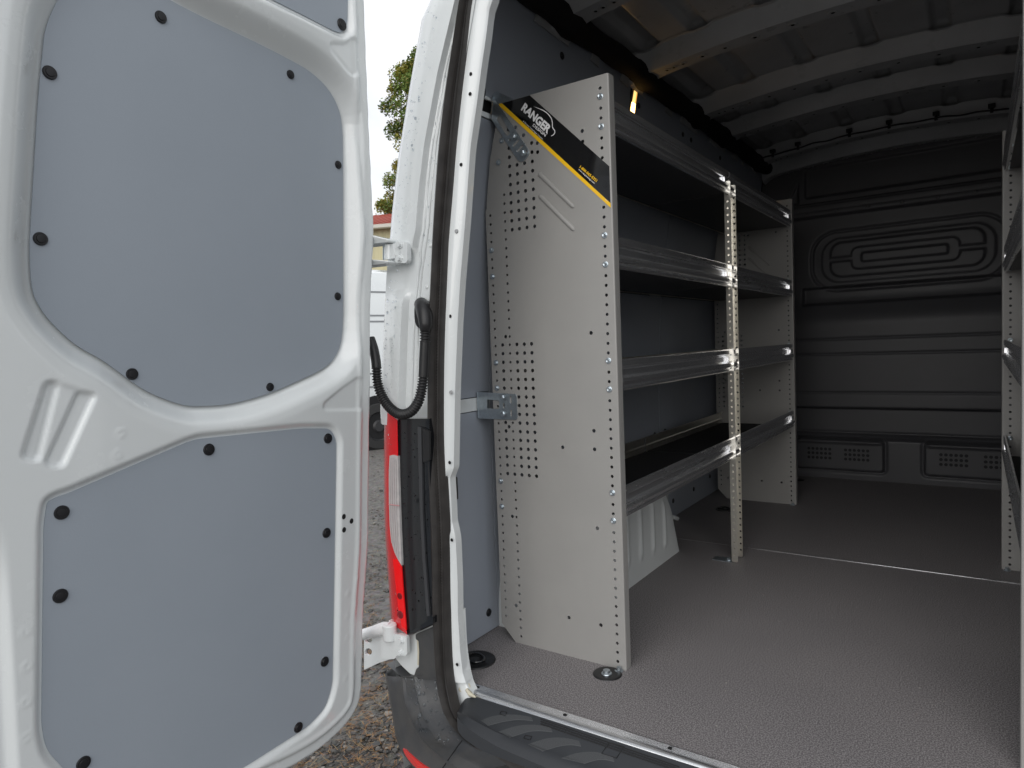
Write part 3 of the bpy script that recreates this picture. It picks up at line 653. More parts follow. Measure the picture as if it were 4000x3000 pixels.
# raised seam beads down the pillar face
for k, (t, off) in enumerate(((.24, .0), (.46, .0))):
    pts = []
    for z in np.linspace(1.78, .67, 60):
        c, e = fCR(z), fSL(z); kink = .012*float(ss(1.07, 1.05, np.array(z))) if k == 0 else .0
        pts.append((c+t*(e-c)+kink*.6, 1.2165+(.002 if k else .0), z))
    b = MB(); b.tube(pts, .0024, 6); vp('seam_bead', b, WHITE, RP, smooth=60)
for z in (1.08, .985, .92):
    b = MB(); c, e = fCR(z), fSL(z); b.lathe((c+.70*(e-c), 1.2195, z), (0, -1, 0), [(0, .005), (.0012, .004), (.0016, .001)], 12); vp('weld_dimple', b, WHITE, RP, smooth=60)
# lower pillar inside of the lamp: black recess seen beside the lamp (behind the seal) closes to the bumper
# inner flange between seal and interior
FR = [r3(*q) for q in [(900, -220), (870, 0), (845, 60), (830, 200), (800, 400), (775, 600), (735, 870), (705, 1300), (675, 1659)]]+[r4(*q) for q in [(660, 400), (645, 800), (637, 1250), (606, 1330), (607, 1480), (640, 1620)]]+[r5(*q) for q in [(645, 290), (650, 330), (660, 560), (662, 760), (675, 970), (690, 1100), (720, 1190), (740, 1240), (668, 1330)]]
fp = [tuple(at(p, y=1.238)[[0, 2]]) for p in FR]; sp = [tuple(at(p, y=1.222)[[0, 2]]) for p in SR[:16]]
sp_s = [tuple(q) for q in crom([np.array(q) for q in sp], 3)]
# loft flange: pairs by height
def interp_poly(P, z):
    q = sorted([(c, a) for a, c in P]); return float(np.interp(z, [a for a, c in q], [c for a, c in q]))
zs = np.concatenate([np.linspace(1.80, .56, 60), np.linspace(.555, .34, 44), np.linspace(.335, .03, 40)])
fp2 = sorted([(c, a) for a, c in fp[:-2]]); 
G = [[], [], [], [], []]
for z in zs:
    xf = float(np.interp(z, [a for a, c in fp2], [c for a, c in fp2])); 
    if z < -.0: xf = min(xf+.6*abs(z)*0, -1.0)
    xs_ = interp_poly(sp_s, z); xf = max(xf, xs_+.004); tt = 1-ss(-.02, -.055, np.array(z))*.9; xf = xs_+(xf-xs_)*float(tt)
    G[0].append((xs_-.012, 1.226, z)); G[1].append((xs_+.25*(xf-xs_), 1.226, z)); G[2].append((xf-.006, 1.231, z)); G[3].append((xf, 1.238, z)); G[4].append((xf-.002, 1.262, z))
b = MB(); b.grid(G); FL = vp('opening_flange', b, WHITE, smooth=40)
for q in [r3(737, 436), r3(733, 553), r3(680, 970), r4(616, 355), r4(613, 1217), r5(626, 316), r5(657, 1050)]:
    p = at(q, y=1.2275); b = MB(); b.lathe(tuple(p), (0, -1, 0), [(0, .0042), (.0006, .0040), (.0007, .0002)], 12); vp('flange_hole', b, DARK, FL)
for q in [r3(653, 1362), r4(621, 803)]:
    p = at(q, y=1.2275); b = MB(); b.lathe(tuple(p), (0, -1, 0), [(0, .005), (.002, .0042), (.0022, .0002)], 12); vp('flange_rivet', b, PRIMER, FL)
p = at(r3(775, 518), x=-1.09); b = MB(); b.lathe((wallx(p[2])+.001, p[1], p[2]), (1, 0, 0), [(0, .034), (.004, .033), (.006, .028), (.006, .0005)], 24); vp('rubber_grommet', b, BLACKP)
# black latch slots seen past the flange
for q0, q1 in ((r4(605, 1300), r4(650, 1440)), (r4(612, 1510), r4(632, 1550)), (r4(645, 825), r4(660, 970))):
    a = at(q0, y=1.30); c = at(q1, y=1.30); b = MB(); b.box((a[0]-.03, 1.295, min(a[2], c[2])), (c[0], 1.312, max(a[2], c[2]))); vp('latch_pocket', b, BLACKP, bw=.003)
# cream sealant at the corner of flange and sill
p = at(r5(700, 1185), y=1.245); b = MB(); b.lathe(tuple(p), (.45, -.9, .2), [(0, .016), (.003, .015), (.005, .011), (.004, .006), (.002, .0005)], 18); vp('sealant_dab', b, SEALANT, smooth=60)
p2 = at(r5(735, 1225), y=1.238); b = MB(); b.tube([tuple(at(r5(712, 1195), y=1.24)), tuple(p2), tuple(at(r5(765, 1242), y=1.236))], [.004, .006, .002], 8); vp('sealant_dab', b, SEALANT, smooth=60)
# jamb return closing flange to the bumper step corner
Lr = crom([at(r5(*q), y=1.232) for q in [(605, 740), (607, 900), (612, 1050), (622, 1150), (636, 1225), (654, 1285), (667, 1325)]], 6)
Rr = crom([at(r5(*q), y=1.240) for q in [(661, 740), (668, 900), (678, 1010), (690, 1090), (706, 1160), (724, 1205), (744, 1243)]], 6); G = []
for t, o in ((-.05, .012), (0, .002), (.3, 0), (.9, -.0005), (1, .003), (1, .03)): G.append([tuple(a*(1-t)+c*t+np.array([0, o, 0])) for a, c in zip(Lr, Rr)])
G.append([tuple(a+np.array([-.02, .03, 0])) for a in Lr])
b = MB(); b.grid(G); b.add([G[k][-1] for k in range(1, 6)], [(0, 1, 2, 3, 4)]); vp('jamb_corner', b, WHITE, smooth=40)
# mirrored right-hand jamb and pillar (outside the picture)
b = MB(); zs = np.linspace(1.80, -.30, 60)
b.grid([[(mir(x_(z)), y_, z) for z in zs] for x_, y_ in ((lambda z: fSIL(max(z, .69)), 1.33), (lambda z: fSIL(max(z, .69)), 1.25), (lambda z: fCR(max(z, .71)), 1.197), (lambda z: fSL(max(z, .0)), 1.22), (lambda z: interp_poly(sp_s, max(z, .0)), 1.226), (lambda z: interp_poly(sp_s, max(z, 0))+.05, 1.236), (lambda z: interp_poly(sp_s, max(z, 0))+.04, 1.27))]); vp('rear_pillar', b, WHITE)

# ---- tail light
def P_(q, y_): return at(q, y=y_)
TL = part('tail_light', None, VAN)
outer = [z6(*q) for q in [(163, 88), (158, 250), (158, 500), (163, 800), (175, 1000), (186, 1150), (195, 1290), (207, 1400), (222, 1412)]]
inner = [z6(*q) for q in [(243, 145), (246, 300), (250, 500), (257, 800), (266, 1000), (275, 1180), (287, 1320), (297, 1420), (303, 1468)]]
G = []
for t, y_ in ((0, 1.30), (0, 1.235), (.06, 1.214), (.22, 1.199), (.5, 1.191), (.97, 1.186), (1.0, 1.189), (1.0, 1.215)):
    G.append([tuple(P_((o[0]*(1-t)+i[0]*t, o[1]*(1-t)+i[1]*t), y_)) for o, i in zip(crom([np.array(q) for q in outer], 6), crom([np.array(q) for q in inner], 6))])
b = MB(); b.grid(G)
b.add([G[k][0] for k in range(len(G))], [tuple(range(len(G)))]); b.add([G[k][-1] for k in range(len(G))], [tuple(range(len(G)))])
vp('red_lens', b, RED, TL, smooth=40)
cl = [z6(*q) for q in [(192, 364), (215, 358), (243, 366), (246, 480), (251, 660), (257, 820), (265, 1000), (266, 1042), (244, 1005), (222, 960), (206, 905), (193, 800), (188, 650), (187, 480)]]
clp = [tuple(P_(q, 1.1845)[[0, 2]]) for q in cl]
vp('clear_lens', plate_me(clp, [], lambda x, z: (x, 1.1845, z), (0, -1, 0), .012, CLEAR), None, TL)
b = MB()
for k in range(4):
    t = .2+k*.2; pts = [cl[i] for i in (9, 10, 11, 12, 13)][::-1]
    top = P_(z6(197+k*11, 372+k*5), 1.1815); lo = P_(z6(206+k*12, 900+k*32), 1.1815); b.tube([tuple(top), tuple(P_(z6(193+k*12, 640), 1.1815)), tuple(P_(z6(196+k*13, 800), 1.1815)), tuple(lo)], .0011, 5)
vp('lens_flute', b, mat('pale_lens_flute', (.58, .57, .57), .12, coat=1), TL, kind='stuff')
a = P_(z6(188, 664), 1.1812); c = P_(z6(252, 672), 1.1812); b = MB(); b.tube([tuple(a), tuple(c)], .0014, 6); vp('lens_divider', b, mat('pink_divider', (.55, .25, .26), .3), TL)
q = [tuple(P_(z6(*p), 1.1862)[[0, 2]]) for p in [(214, 1000), (240, 1000), (267, 1052), (276, 1180), (297, 1440), (270, 1420), (246, 1290), (228, 1120)]]
vp('lamp_reflector', plate_me(q, [], lambda x, z: (x, 1.1850, z), (0, -1, 0), .004, mat('bright_red_reflector', (1.0, .010, .012), .1, coat=.3, bump=(60, .3, .002))), None, TL)
# darker red discs in the lower red part
for q, r in (((255, 1230), .008), ((258, 1345), .010)):
    p = P_(z6(*q), 1.1845); b = MB(); b.lathe(tuple(p), (0, -1, 0), [(0, r), (.0008, r*.95), (.0009, .0002)], 16); vp('bulb_disc', b, mat('deep_red_bulb', (.22, .0, .004), .2, coat=1), TL)
# black housing beside the lamp
hs = [(tuple(P_(z6(*q), 1.1920)[[0, 2]])) for q in [(246, 135), (436, 135), (440, 240), (446, 800), (455, 1200), (480, 1370), (480, 1395), (303, 1470), (290, 1340), (272, 1050), (256, 660), (248, 300)]]
vp('lamp_housing', plate_me(hs, [], lambda x, z: (x, 1.1915, z), (0, -1, 0), .02, GLOSSB), None, TL)
b = MB(); q = [P_(z6(*p), 1.1885) for p in [(368, 185), (391, 188), (400, 700), (415, 1000), (443, 1350), (425, 1352), (398, 1000), (382, 700)]]
vp('housing_ridge', plate_me([tuple(p[[0, 2]]) for p in q], [], lambda x, z: (x, 1.1865, z), (0, -1, 0), .006, mat('dark_ridge_plastic', (.05, .052, .056), .4)), None, TL)
q = [P_(z6(*p), 1.1885) for p in [(400, 190), (442, 215), (444, 390), (404, 405)]]
vp('housing_clip', plate_me([tuple(p[[0, 2]]) for p in q], [], lambda x, z: (x, 1.1855, z), (0, -1, 0), .006, BLACKP), None, TL)
q = [P_(z6(*p), 1.1840) for p in [(305, 1465), (470, 1352), (470, 1395), (350, 1452)]]
vp('housing_ledge', plate_me([tuple(p[[0, 2]]) for p in q], [], lambda x, z: (x, 1.1780, z), (0, -1, 0), .014, GLOSSB), None, TL)
# white body corner under the lamp
q = [P_(z7(*p), 1.212) for p in [(330, 60), (420, 140), (530, 215), (600, 208), (850, 95), (850, 170), (640, 250), (655, 400), (660, 560), (610, 660), (560, 640), (470, 555), (400, 470), (330, 300)]]
vp('body_corner', plate_me([tuple(p[[0, 2]]) for p in q], [], lambda x, z: (x, 1.210, z), (0, -1, 0), .05, WHITE), None, bw=.002)
q = [P_(z7(*p), 1.208) for p in [(634, 268), (652, 275), (659, 400), (655, 548), (640, 540), (642, 400)]]
vp('sealant_strip', plate_me([tuple(p[[0, 2]]) for p in q], [], lambda x, z: (x, 1.2065, z), (0, -1, 0), .003, SEALANT), None)
# filler between lamp/housing and seal
q = [P_(r4(*p), 1.222) for p in [(380, 930), (520, 930)]]+[P_(r5(*p), 1.222) for p in [(530, 0), (545, 800), (545, 1000), (420, 850)]]
vp('lower_pillar', plate_me([tuple(p[[0, 2]]) for p in q], [], lambda x, z: (x, 1.232, z), (0, -1, 0), .02, BLACKP), None)

# ---- bumper corner (lofted), top step, reflector
S_ = [(455, 90), (480, 190), (520, 430), (560, 650), (600, 920), (620, 1080), (650, 1200), (690, 1330), (800, 1500), (960, 1700), (1200, 1960)]
A_ = [(715, 190), (718, 290), (735, 470), (770, 640), (830, 820), (890, 950), (960, 1080), (1060, 1240), (1230, 1400), (1450, 1560), (1800, 1780)]
B_ = [(905, 180), (918, 290), (955, 480), (1000, 660), (1060, 840), (1120, 975), (1190, 1100), (1300, 1240), (1480, 1370), (1720, 1510), (2100, 1700)]
C_ = [(1300, 160), (1305, 250), (1320, 400), (1350, 560), (1410, 720), (1480, 860), (1560, 990), (1680, 1120), (1850, 1250), (2080, 1400), (2450, 1590)]
yS_ = [1.262, 1.25, 1.24, 1.23, 1.215, 1.20, 1.19, 1.175, 1.155, 1.135, 1.12]
yA_ = [1.196, 1.188, 1.176, 1.164, 1.150, 1.140, 1.131, 1.120, 1.108, 1.098, 1.09]
yB_ = [1.196, 1.190, 1.182, 1.174, 1.164, 1.156, 1.149, 1.140, 1.128, 1.118, 1.11]
yC_ = [1.214, 1.212, 1.208, 1.204, 1.197, 1.190, 1.182, 1.172, 1.162, 1.155, 1.15]
R_ = [[at(zb(*q), y=y_) for q, y_ in zip(P, Y_)] for P, Y_ in ((S_, yS_), (A_, yA_), (B_, yB_), (C_, yC_))]
R_ = [crom(q, 8) for q in R_]; G = []
G.append([tuple(p+np.array([.004, .05, -.0])) for p in R_[0]])
def lerp(a, c, t, o=0): return [tuple(p*(1-t)+q*t+np.array([0, o, 0])) for p, q in zip(a, c)]
nR = len(R_[0]); fade = [1-.8*float(ss(.45, .95, np.array(i/nR))) for i in range(nR)]
for t, o in ((0, 0), (.12, -.012), (.35, -.016), (.62, -.010), (.85, -.001), (1, 0)): G.append(lerp(R_[0], R_[1], t, o))
for t in (.12, .5, .88): G.append([tuple(p*(1-t)+q*t+np.array([0, .0055*f_, 0])) for p, q, f_ in zip(R_[1], R_[2], fade)])
for t, o in ((0, 0), (.1, .004), (.4, .003), (.7, .001), (1, 0)): G.append(lerp(R_[2], R_[3], t, o))
G.append([tuple(p+np.array([.03, .006, .0])) for p in R_[3]])
BP = part('rear_bumper', None, VAN)
GB_ = G; b = MB(); b.grid(G); vp('bumper_corner', b, BUMPER, BP, smooth=32)
# vertical upright of the bumper moulding beside the white corner
q = [at(z7(*p), y=1.200) for p in [(618, 215), (830, 125), (850, 300), (866, 690), (740, 700), (598, 690), (610, 640), (626, 588), (656, 566), (660, 400), (652, 284), (622, 268)]]
vp('bumper_upright', plate_me(roundpoly([tuple(p[[0, 2]]) for p in q], .003, 2), [], lambda x, z: (x, 1.199, z), (0, -1, 0), .03, BUMPER), None, BP, bw=.0015)
q = [at(z7(*p), y=1.200) for p in [(300, 535), (385, 495), (440, 560), (560, 650), (612, 640), (600, 672), (480, 684)]]
b = MB(); b.grid([[tuple(at(z7(*p), y=y_)) for p, y_ in (((300, 538), 1.262), ((480, 682), 1.196), ((602, 668), 1.196), ((690, 650), 1.198))], [tuple(at(z7(*p), y=y_)) for p, y_ in (((385, 498), 1.30), ((540, 605), 1.235), ((606, 636), 1.225), ((690, 560), 1.215))]]); vp('bumper_ledge', b, BUMPER, BP)
b = MB(); b.box((-1.19, 1.13, -.40), (mir(-1.19), 1.215, -.20)); b.box((-1.19, 1.215, -.40), (mir(-1.19), 1.30, -.10)); vp('bumper_core', b, BUMPER, BP, bw=.02)
b = MB(); b.prism([(-.55, 1.09, -.07), (-.55, 1.145, -.055), (-.55, 1.17, -.20), (-.55, 1.08, -.24)], (mir(-1.2)+.55, 0, 0)); vp('bumper_centre', b, BUMPER, BP, bw=.01)
# reflector lies proud of the lower corner
rf = [(738, 1345), (775, 1362), (860, 1440), (960, 1530), (1080, 1620), (1230, 1700), (1330, 1760), (1150, 1760), (1010, 1690), (905, 1600), (830, 1510), (770, 1420)]
from mathutils.bvhtree import BVHTree
def bvh_of(G): q = MB(); q.grid(G); return BVHTree.FromPolygons([Vector(p) for p in q.v], q.f)
BB = bvh_of(GB_)
def drape(tree, px, lift):
    d = Vector(ray(*px)).normalized(); h = tree.ray_cast(Vector(CAM), d)
    if h[0] is None: return None
    n_ = h[1]; n_ = -n_ if n_.dot(d) > 0 else n_
    return h[0]+n_*lift, n_
rp_ = [drape(BB, zb(*q), .0035) for q in rf]; rp_ = [q[0] for q in rp_ if q]
b = MB(); b.add(rp_+[sum(rp_, Vector())/len(rp_)+Vector((0, -.003, 0))], [(i, (i+1) % len(rp_), len(rp_)) for i in range(len(rp_))]); b.prism([tuple(p) for p in rp_], (0, .02, .0))
vp('reflector', b, REFL, BP, smooth=0)
# seam across the bumper top
b = MB(); b.tube([drape(BB, zb(*q), .0002)[0] for q in [(1680, 1215), (1600, 1320), (1525, 1430), (1450, 1540), (1380, 1640), (1330, 1720)] if drape(BB, zb(*q), 0)], .0014, 6); vp('moulding_seam', b, DARK, BP)

# step tread between seal and sill
TRD = part('step_tread', None, VAN)
ie = [at(z8(*q), y=1.246) for q in [(110, 1050), (150, 960), (245, 888), (600, 985), (1100, 1140), (1700, 1330), (2074, 1450), (2800, 1680)]]
oe = [at(z8(*q), y=1.155) for q in [(98, 1098), (115, 1135), (200, 1220), (480, 1400), (830, 1560), (1330, 1760), (1700, 1900), (2400, 2160)]]
ie = crom(ie, 6); oe = crom(oe, 6); G = []
for t, dz in ((-.02, -.03), (0, 0), (.12, .004), (.24, .0065), (.30, .004), (.5, .004), (.75, .004), (.97, .003), (1.0, -.02)):
    G.append([tuple(p*(1-t)+q*t+np.array([0, 0, dz])) for p, q in zip(oe, ie)])
b = MB(); b.grid(G); vp('tread_base', b, TREAD, TRD, smooth=35)
b = MB(); b.box((-.30, 1.150, -.06), (mir(-1.08), 1.235, -.034)); vp('tread_rest', b, TREAD, TRD)
# the tread's swept rib patches: comb of fine teeth
TB = bvh_of(G)
def trpt(px, py, lift=.0):
    h = drape(TB, z8(px, py), lift*.3)
    return np.array(h[0]) if h else at(z8(px, py), z=-.03)
patches = [([(355, 1150), (500, 1100), (700, 1085), (900, 1110)], [(430, 1203), (600, 1160), (760, 1138), (920, 1150)]),
           ([(545, 1270), (740, 1210), (930, 1195), (1110, 1225)], [(670, 1332), (860, 1270), (990, 1258), (1130, 1270)]),
           ([(860, 1408), (1060, 1345), (1240, 1335), (1420, 1370)], [(1020, 1480), (1200, 1425), (1330, 1410), (1440, 1425)]),
           ([(1225, 1555), (1400, 1500), (1600, 1490), (1780, 1540)], [(1470, 1615), (1600, 1575), (1700, 1570), (1800, 1590)])]
for pa, pb_ in patches:
    a = crom([np.array(q, float) for q in pa], 14); c = crom([np.array(q, float) for q in pb_], 14); b = MB()
    for i in range(len(a)-1):
        b.add([trpt(*(a[i]), .0035), trpt(*(a[i]*.45+a[i+1]*.55), .0035), trpt(*(c[i]*.45+c[i+1]*.55), .0035), trpt(*c[i], .0035)], [(0, 1, 2, 3)])
    for i in range(0, len(c)-1): b.add([trpt(*c[i], .0045), trpt(*(c[i+1]), .0045), trpt(*(c[i+1]+np.array([-4, 9.])), .0045), trpt(*(c[i]+np.array([-4, 5.])), .0045)], [(0, 1, 2, 3)])
    vp('rib_patch', b, TREADL, TRD, smooth=0, kind='stuff')
# long grooves of the tread and two square outlines
GRV = mat('tread_groove', (.012, .012, .013), .7)
for off in (0, 26, 52):
    b = MB(); b.tube([tuple(trpt(x, 1100+off+(x-900)*.345, .0036)) for x in (1000, 1300, 1600, 2000, 2500)], .0012, 5); vp('tread_groove', b, GRV, TRD)
for cx, cy in ((598, 1072), (862, 1332)):
    b = MB(); w = 38 if cx < 700 else 44; q = [(cx-w, cy+8), (cx-w*.55, cy-24), (cx+w, cy-10), (cx+w*.6, cy+28)]; q.append(q[0]); b.tube([tuple(trpt(*p, .0036)) for p in q], .0009, 5); vp('tread_mark', b, GRV, TRD)
b = MB(); q = [(1745, 1388), (1905, 1435), (1820, 1555), (1660, 1505), (1745, 1388)]; b.tube([tuple(trpt(*p, .0036)) for p in q], .0009, 5); vp('tread_mark', b, GRV, TRD)

# ---- hinges
HU = part('upper_hinge', None, VAN)
def hplate(pts, y_, th, rr_=.004, f=zh, holes=()):
    q = [tuple(at(f(*p), y=y_)[[0, 2]]) for p in pts]; hh = [[tuple(at(f(*p), y=y_)[[0, 2]]) for p in h] for h in holes]
    return plate_me(roundpoly(q, rr_, 4), hh, lambda x, z: (x, y_, z), (0, -1, 0), th, WHITE)
vp('hinge_leaf', hplate([(565, 700), (640, 680), (830, 685), (835, 1100), (790, 1150), (600, 1150), (555, 1090)], 1.186, .014, .006), None, HU, bw=.002)
b = MB(); c = at(zh(450, 750), y=1.19); e = at(zh(450, 1075), y=1.19); b.cyl(tuple(c), tuple(e), .0115, 20); b.box((c[0], 1.183, e[2]), (at(zh(600, 900), y=1.19)[0], 1.196, c[2])); vp('hinge_knuckle', b, WHITE, HU, bw=.001)
for p in ((690, 750), (680, 1050)):
    c = at(zh(*p), y=1.186); b = MB(); b.lathe(tuple(c), (0, -1, 0), [(0, .009), (.003, .009), (.003, .0065), (.009, .006), (.009, .0002)], 8); vp('hinge_bolt', b, WHITE, HU, smooth=25)
c = at(zh(620, 900), y=1.185); b = MB(); b.lathe(tuple(c), (0, -1, 0), [(0, .010), (.0012, .0095), (.0008, .0075), (.0004, .0002)], 20); vp('hinge_recess', b, WHITE, HU)
b = MB()
for (p0, p1, p2) in (((215, 565), (540, 640), 750), ((170, 1090), (560, 1110), 1200)):
    a = at(zh(*p0), y=1.185); c = at(zh(*p1), y=1.185); lo = at(zh(300, p2), y=1.185)
    b.prism([(-1.29, 1.14, a[2]), (a[0], 1.14, a[2]), (c[0], 1.165, c[2]), (c[0], 1.165, lo[2]), (-1.29, 1.14, lo[2])], (0, .05, 0))
vp('hinge_fork', b, WHITE, HU, bw=.004)
b = MB(); a = at(zh(340, 760), y=1.20); c = at(zh(340, 1080), y=1.20); b.cyl(tuple(c), tuple(a), .004, 10); vp('hinge_pin', b, ZINC, HU)
HL = part('lower_hinge', None, VAN)
vp('hinge_leaf', hplate([(235, 218), (430, 212), (520, 240), (527, 425), (505, 455), (465, 440), (415, 440), (395, 480), (300, 490), (240, 470)], 1.180, .010, .006, z7), None, HL, bw=.002)
for p in ((465, 283), (458, 410)):
    c = at(z7(*p), y=1.180); b = MB(); b.lathe(tuple(c), (0, -1, 0), [(0, .009), (.003, .009), (.003, .0062), (.008, .0058), (.008, .0002)], 8); vp('hinge_bolt', b, WHITE, HL, smooth=25)
q = [(60, 250), (240, 215), (330, 215), (330, 490), (230, 520), (60, 600)]
vp('hinge_arm', hplate(q, 1.188, .006, .004, z7, holes=[circ((108, 275), 38, 20), circ((108, 404), 38, 20)]), None, HL, bw=.001)
b = MB(); b.tube([tuple(at(z7(*p), y=y_)) for p, y_ in (((60, 215), 1.180), ((180, 180), 1.180), ((280, 152), 1.180), ((345, 150), 1.184))], [.0145, .015, .017, .015], 14); vp('hinge_tube', b, WHITE, HL, smooth=60)
c = at(z7(330, 130), y=1.18); b = MB(); b.cyl((c[0], 1.182, c[2]-.035), (c[0], 1.182, c[2]+.006), .018, 20); vp('hinge_knuckle', b, WHITE, HL, bw=.003)

# ---- door wiring conduit
CO = part('door_wiring_conduit', None, VAN)
cp = [z5(*q) for q in [(95, 980), (122, 1060), (140, 1150), (147, 1215), (155, 1330), (188, 1440), (245, 1530), (315, 1585), (380, 1592), (440, 1560), (488, 1485), (513, 1390), (527, 1290), (533, 1150), (540, 1010), (541, 935), (540, 860), (528, 780)]]
P = crom([at(q, y=1.168+.012*min(1, abs(i-8)/8)) for i, q in enumerate(cp)], 24)
def seg(P, i0, i1, r, ripple, mat_, name):
    Q = P[i0:i1]; dd = [0]
    for a, c in zip(Q, Q[1:]): dd.append(dd[-1]+np.linalg.norm(c-a))
    rad = [r+(ripple*(.5+.5*math.sin(2*math.pi*s/.0066)) if ripple else 0) for s in dd]; b = MB(); b.tube(Q, rad, 16); vp(name, b, mat_, CO, smooth=80)
# resample finely for the corrugations
def resample(P, step):
    out = [P[0]]; acc = 0
    for a, c in zip(P, P[1:]):
        L_ = np.linalg.norm(c-a); t = step-acc
        while t <= L_: out.append(a+(c-a)*(t/L_)); t += step
        acc = L_-(t-step)
    return out
idx = lambda k: k*24
seg(P, 0, idx(3)+1, .0118, 0, BLACKP, 'conduit_boot')
Q = resample(P[idx(3):idx(12)+1], .0011); seg(Q, 0, len(Q), .0088, .0040, BLACKP, 'corrugated_hose')
seg(P, idx(12), idx(14)+1, .0117, 0, BLACKP, 'conduit_sleeve')
Q = resample(P[idx(14):idx(15)+8], .0011); seg(Q, 0, len(Q), .0090, .0036, BLACKP, 'corrugated_hose')
b = MB(); b.tube([tuple(at(z5(*q), y=y_)) for q, y_ in (((542, 925), 1.178), ((545, 870), 1.180), ((540, 800), 1.184), ((525, 740), 1.192), ((508, 700), 1.204), ((500, 690), 1.214))], [.0115, .0155, .0180, .0185, .0165, .010], 18); vp('conduit_elbow', b, BLACKP, CO, smooth=80)
q = [tuple(at(z5(*p), y=1.205)[[0, 2]]) for p in [(455, 720), (475, 680), (515, 665), (555, 680), (575, 720), (578, 830), (560, 900), (500, 905), (460, 860)]]
vp('conduit_flange', plate_me(chaikin(q, 2), [], lambda x, z: (x, 1.203, z), (0, -1, 0), .016, BLACKP), None, CO, bw=.004)

# ================================================================== open rear door (child of the van)
DP0 = np.array([-1.20, 0, .65]); dsl = .07
DN = np.array([1, 0, -dsl]); DN /= np.linalg.norm(DN)
def dxy(p, dep=0.0):
    q = at_plane(p, DP0-np.array([dep, 0, 0]), DN); return (q[1], q[2])
def dface(u, v, dep=0.0): return (-1.20+dsl*(v-.65)-dep, u, v)
ts = lambda f, pts, dep: [dxy(f(*q), dep) for q in pts]
trimU = [dxy(V(-0+x, y), .033) for x, y in [(93, 110), (100, 60), (120, 10), (150, -30), (215, -60)]]
trimU += [dxy(V(x, y), .033) for x, y in [(300, -50)]]
trimU += ts(r1, [(720, -10), (880, 75), (1100, 180), (1260, 262), (1340, 310), (1410, 375), (1455, 450), (1478, 540), (1482, 700), (1483, 900), (1483, 1200), (1480, 1430), (1455, 1530), (1400, 1590), (1290, 1645)], .033)
trimU += ts(r2, [(1150, 45), (1000, 85), (880, 95), (800, 92), (700, 60), (600, 10)], .033)
trimU += ts(r1, [(450, 1560), (330, 1490), (230, 1400), (170, 1320), (140, 1240), (130, 1100), (135, 950), (150, 700), (165, 450)], .033)
trimU = [tuple(p) for p in crom([np.array(q) for q in trimU], 3, True)]
trimL = ts(r2, [(205, 510), (190, 600), (185, 1000), (180, 1480), (200, 1580), (300, 1690), (480, 1790), (700, 1810), (1050, 1659), (1330, 1480), (1405, 1400), (1435, 1300), (1440, 1000), (1450, 400), (1452, 240), (1425, 192), (1300, 192), (850, 238), (800, 255), (290, 474), (240, 490)], .008)
trimL = [tuple(p) for p in roundpoly(trimL, .02, 4)]
trimT = [dxy(r1(*q), .012) for q in [(900, -140), (1180, 0), (1300, 60), (1440, 132), (1470, 143), (1490, 130), (1500, 95), (1502, 0), (1505, -250), (1100, -420)]]
trimT = [tuple(p) for p in roundpoly(trimT, .012, 4)]
outl = [dxy(q) for q in [r1(1572, -300), r1(1585, 0), r1(1600, 400), r1(1613, 700), r1(1622, 900), r1(1627, 1000), r1(1620, 1150), r1(1613, 1300), r2(1610, 0), r2(1604, 400), r2(1600, 700), r2(1580, 1000), r2(1576, 1200), r2(1572, 1320), r2(1552, 1400), r2(1500, 1480), r2(1400, 1575), r2(1270, 1659), r2(1100, 1740)]]
outl = [tuple(p) for p in crom([np.array(q) for q in outl], 3)]
outl += [(.60, -.055), (.40, -.055), (.345, -.03), (.32, .02), (.318, 1.90), (1.10, 1.90)]
u = np.arange(.30, 1.25, .0038); v = np.arange(-.09, 1.92, .0038); U, Vg = np.meshgrid(u, v)
so_ = sdf(U, Vg, outl)
H = np.zeros_like(U)
sU = sdf(U, Vg, trimU); H += .036*ss(.042, -.002, sU)+.004*ss(.060, .03, sU)
sL = sdf(U, Vg, trimL); H += .010*ss(.014, .001, sL)
sT = sdf(U, Vg, trimT); H += .014*ss(.018, .001, sT)
def press(poly, dep, w=.006, rnd=.008):
    global H
    H += dep*ss(w, -w*.3, sdf(U, Vg, roundpoly(poly, rnd, 4)))
press(ts(r1, [(1430, 185), (1490, 190), (1525, 165), (1547, 180), (1550, 310), (1530, 328), (1510, 312), (1432, 215)], 0), .0035, .005)
press(ts(r2, [(1402, 108), (1402, 85), (1470, 28), (1545, -25), (1563, -22), (1565, 108)], 0), .0035, .005)
press(ts(r2, [(205, -5), (248, -5), (165, 325), (103, 312)], 0), .007, .006, .006)
press(ts(r2, [(345, 38), (408, 48), (270, 350), (205, 345)], 0), .007, .006, .006)
press(ts(r2, [(245, 2), (348, 30), (208, 335), (165, 322)], 0), .0025, .004, .004)
H += .004*ss(-.034, -.028, so_)+.008*ss(-.006, 0, so_)
H -= .0025*np.exp(-((so_+.040)/.006)**2)
H += .014*ss(.395, .378, U)*ss(.62, .45, Vg)
for q in [(525, 210), (508, 305), (112, 1070), (115, 1222), (112, 1377), (115, 1525)]+[(1545, 842), (1503, 905), (1537, 948), (1500, 1002), (1542, 1038), (1500, 1095), (1493, 1270), (1512, 1380)]:
    a = dxy(r2(*q)); r0 = .0045 if q[0] > 1400 else .006; H -= .0011*np.exp(-((np.hypot(U-a[0], Vg-a[1])-r0)/.0016)**2)
# snap the border to the outline
gx = np.gradient(so_, axis=1)/.0038; gy = np.gradient(so_, axis=0)/.0038; gl = np.hypot(gx, gy)+1e-9
out_ = (so_ > 0) & (so_ < .0075); U2 = np.where(out_, U-so_*gx/gl, U); V2 = np.where(out_, Vg-so_*gy/gl, Vg); mask = so_ < 0
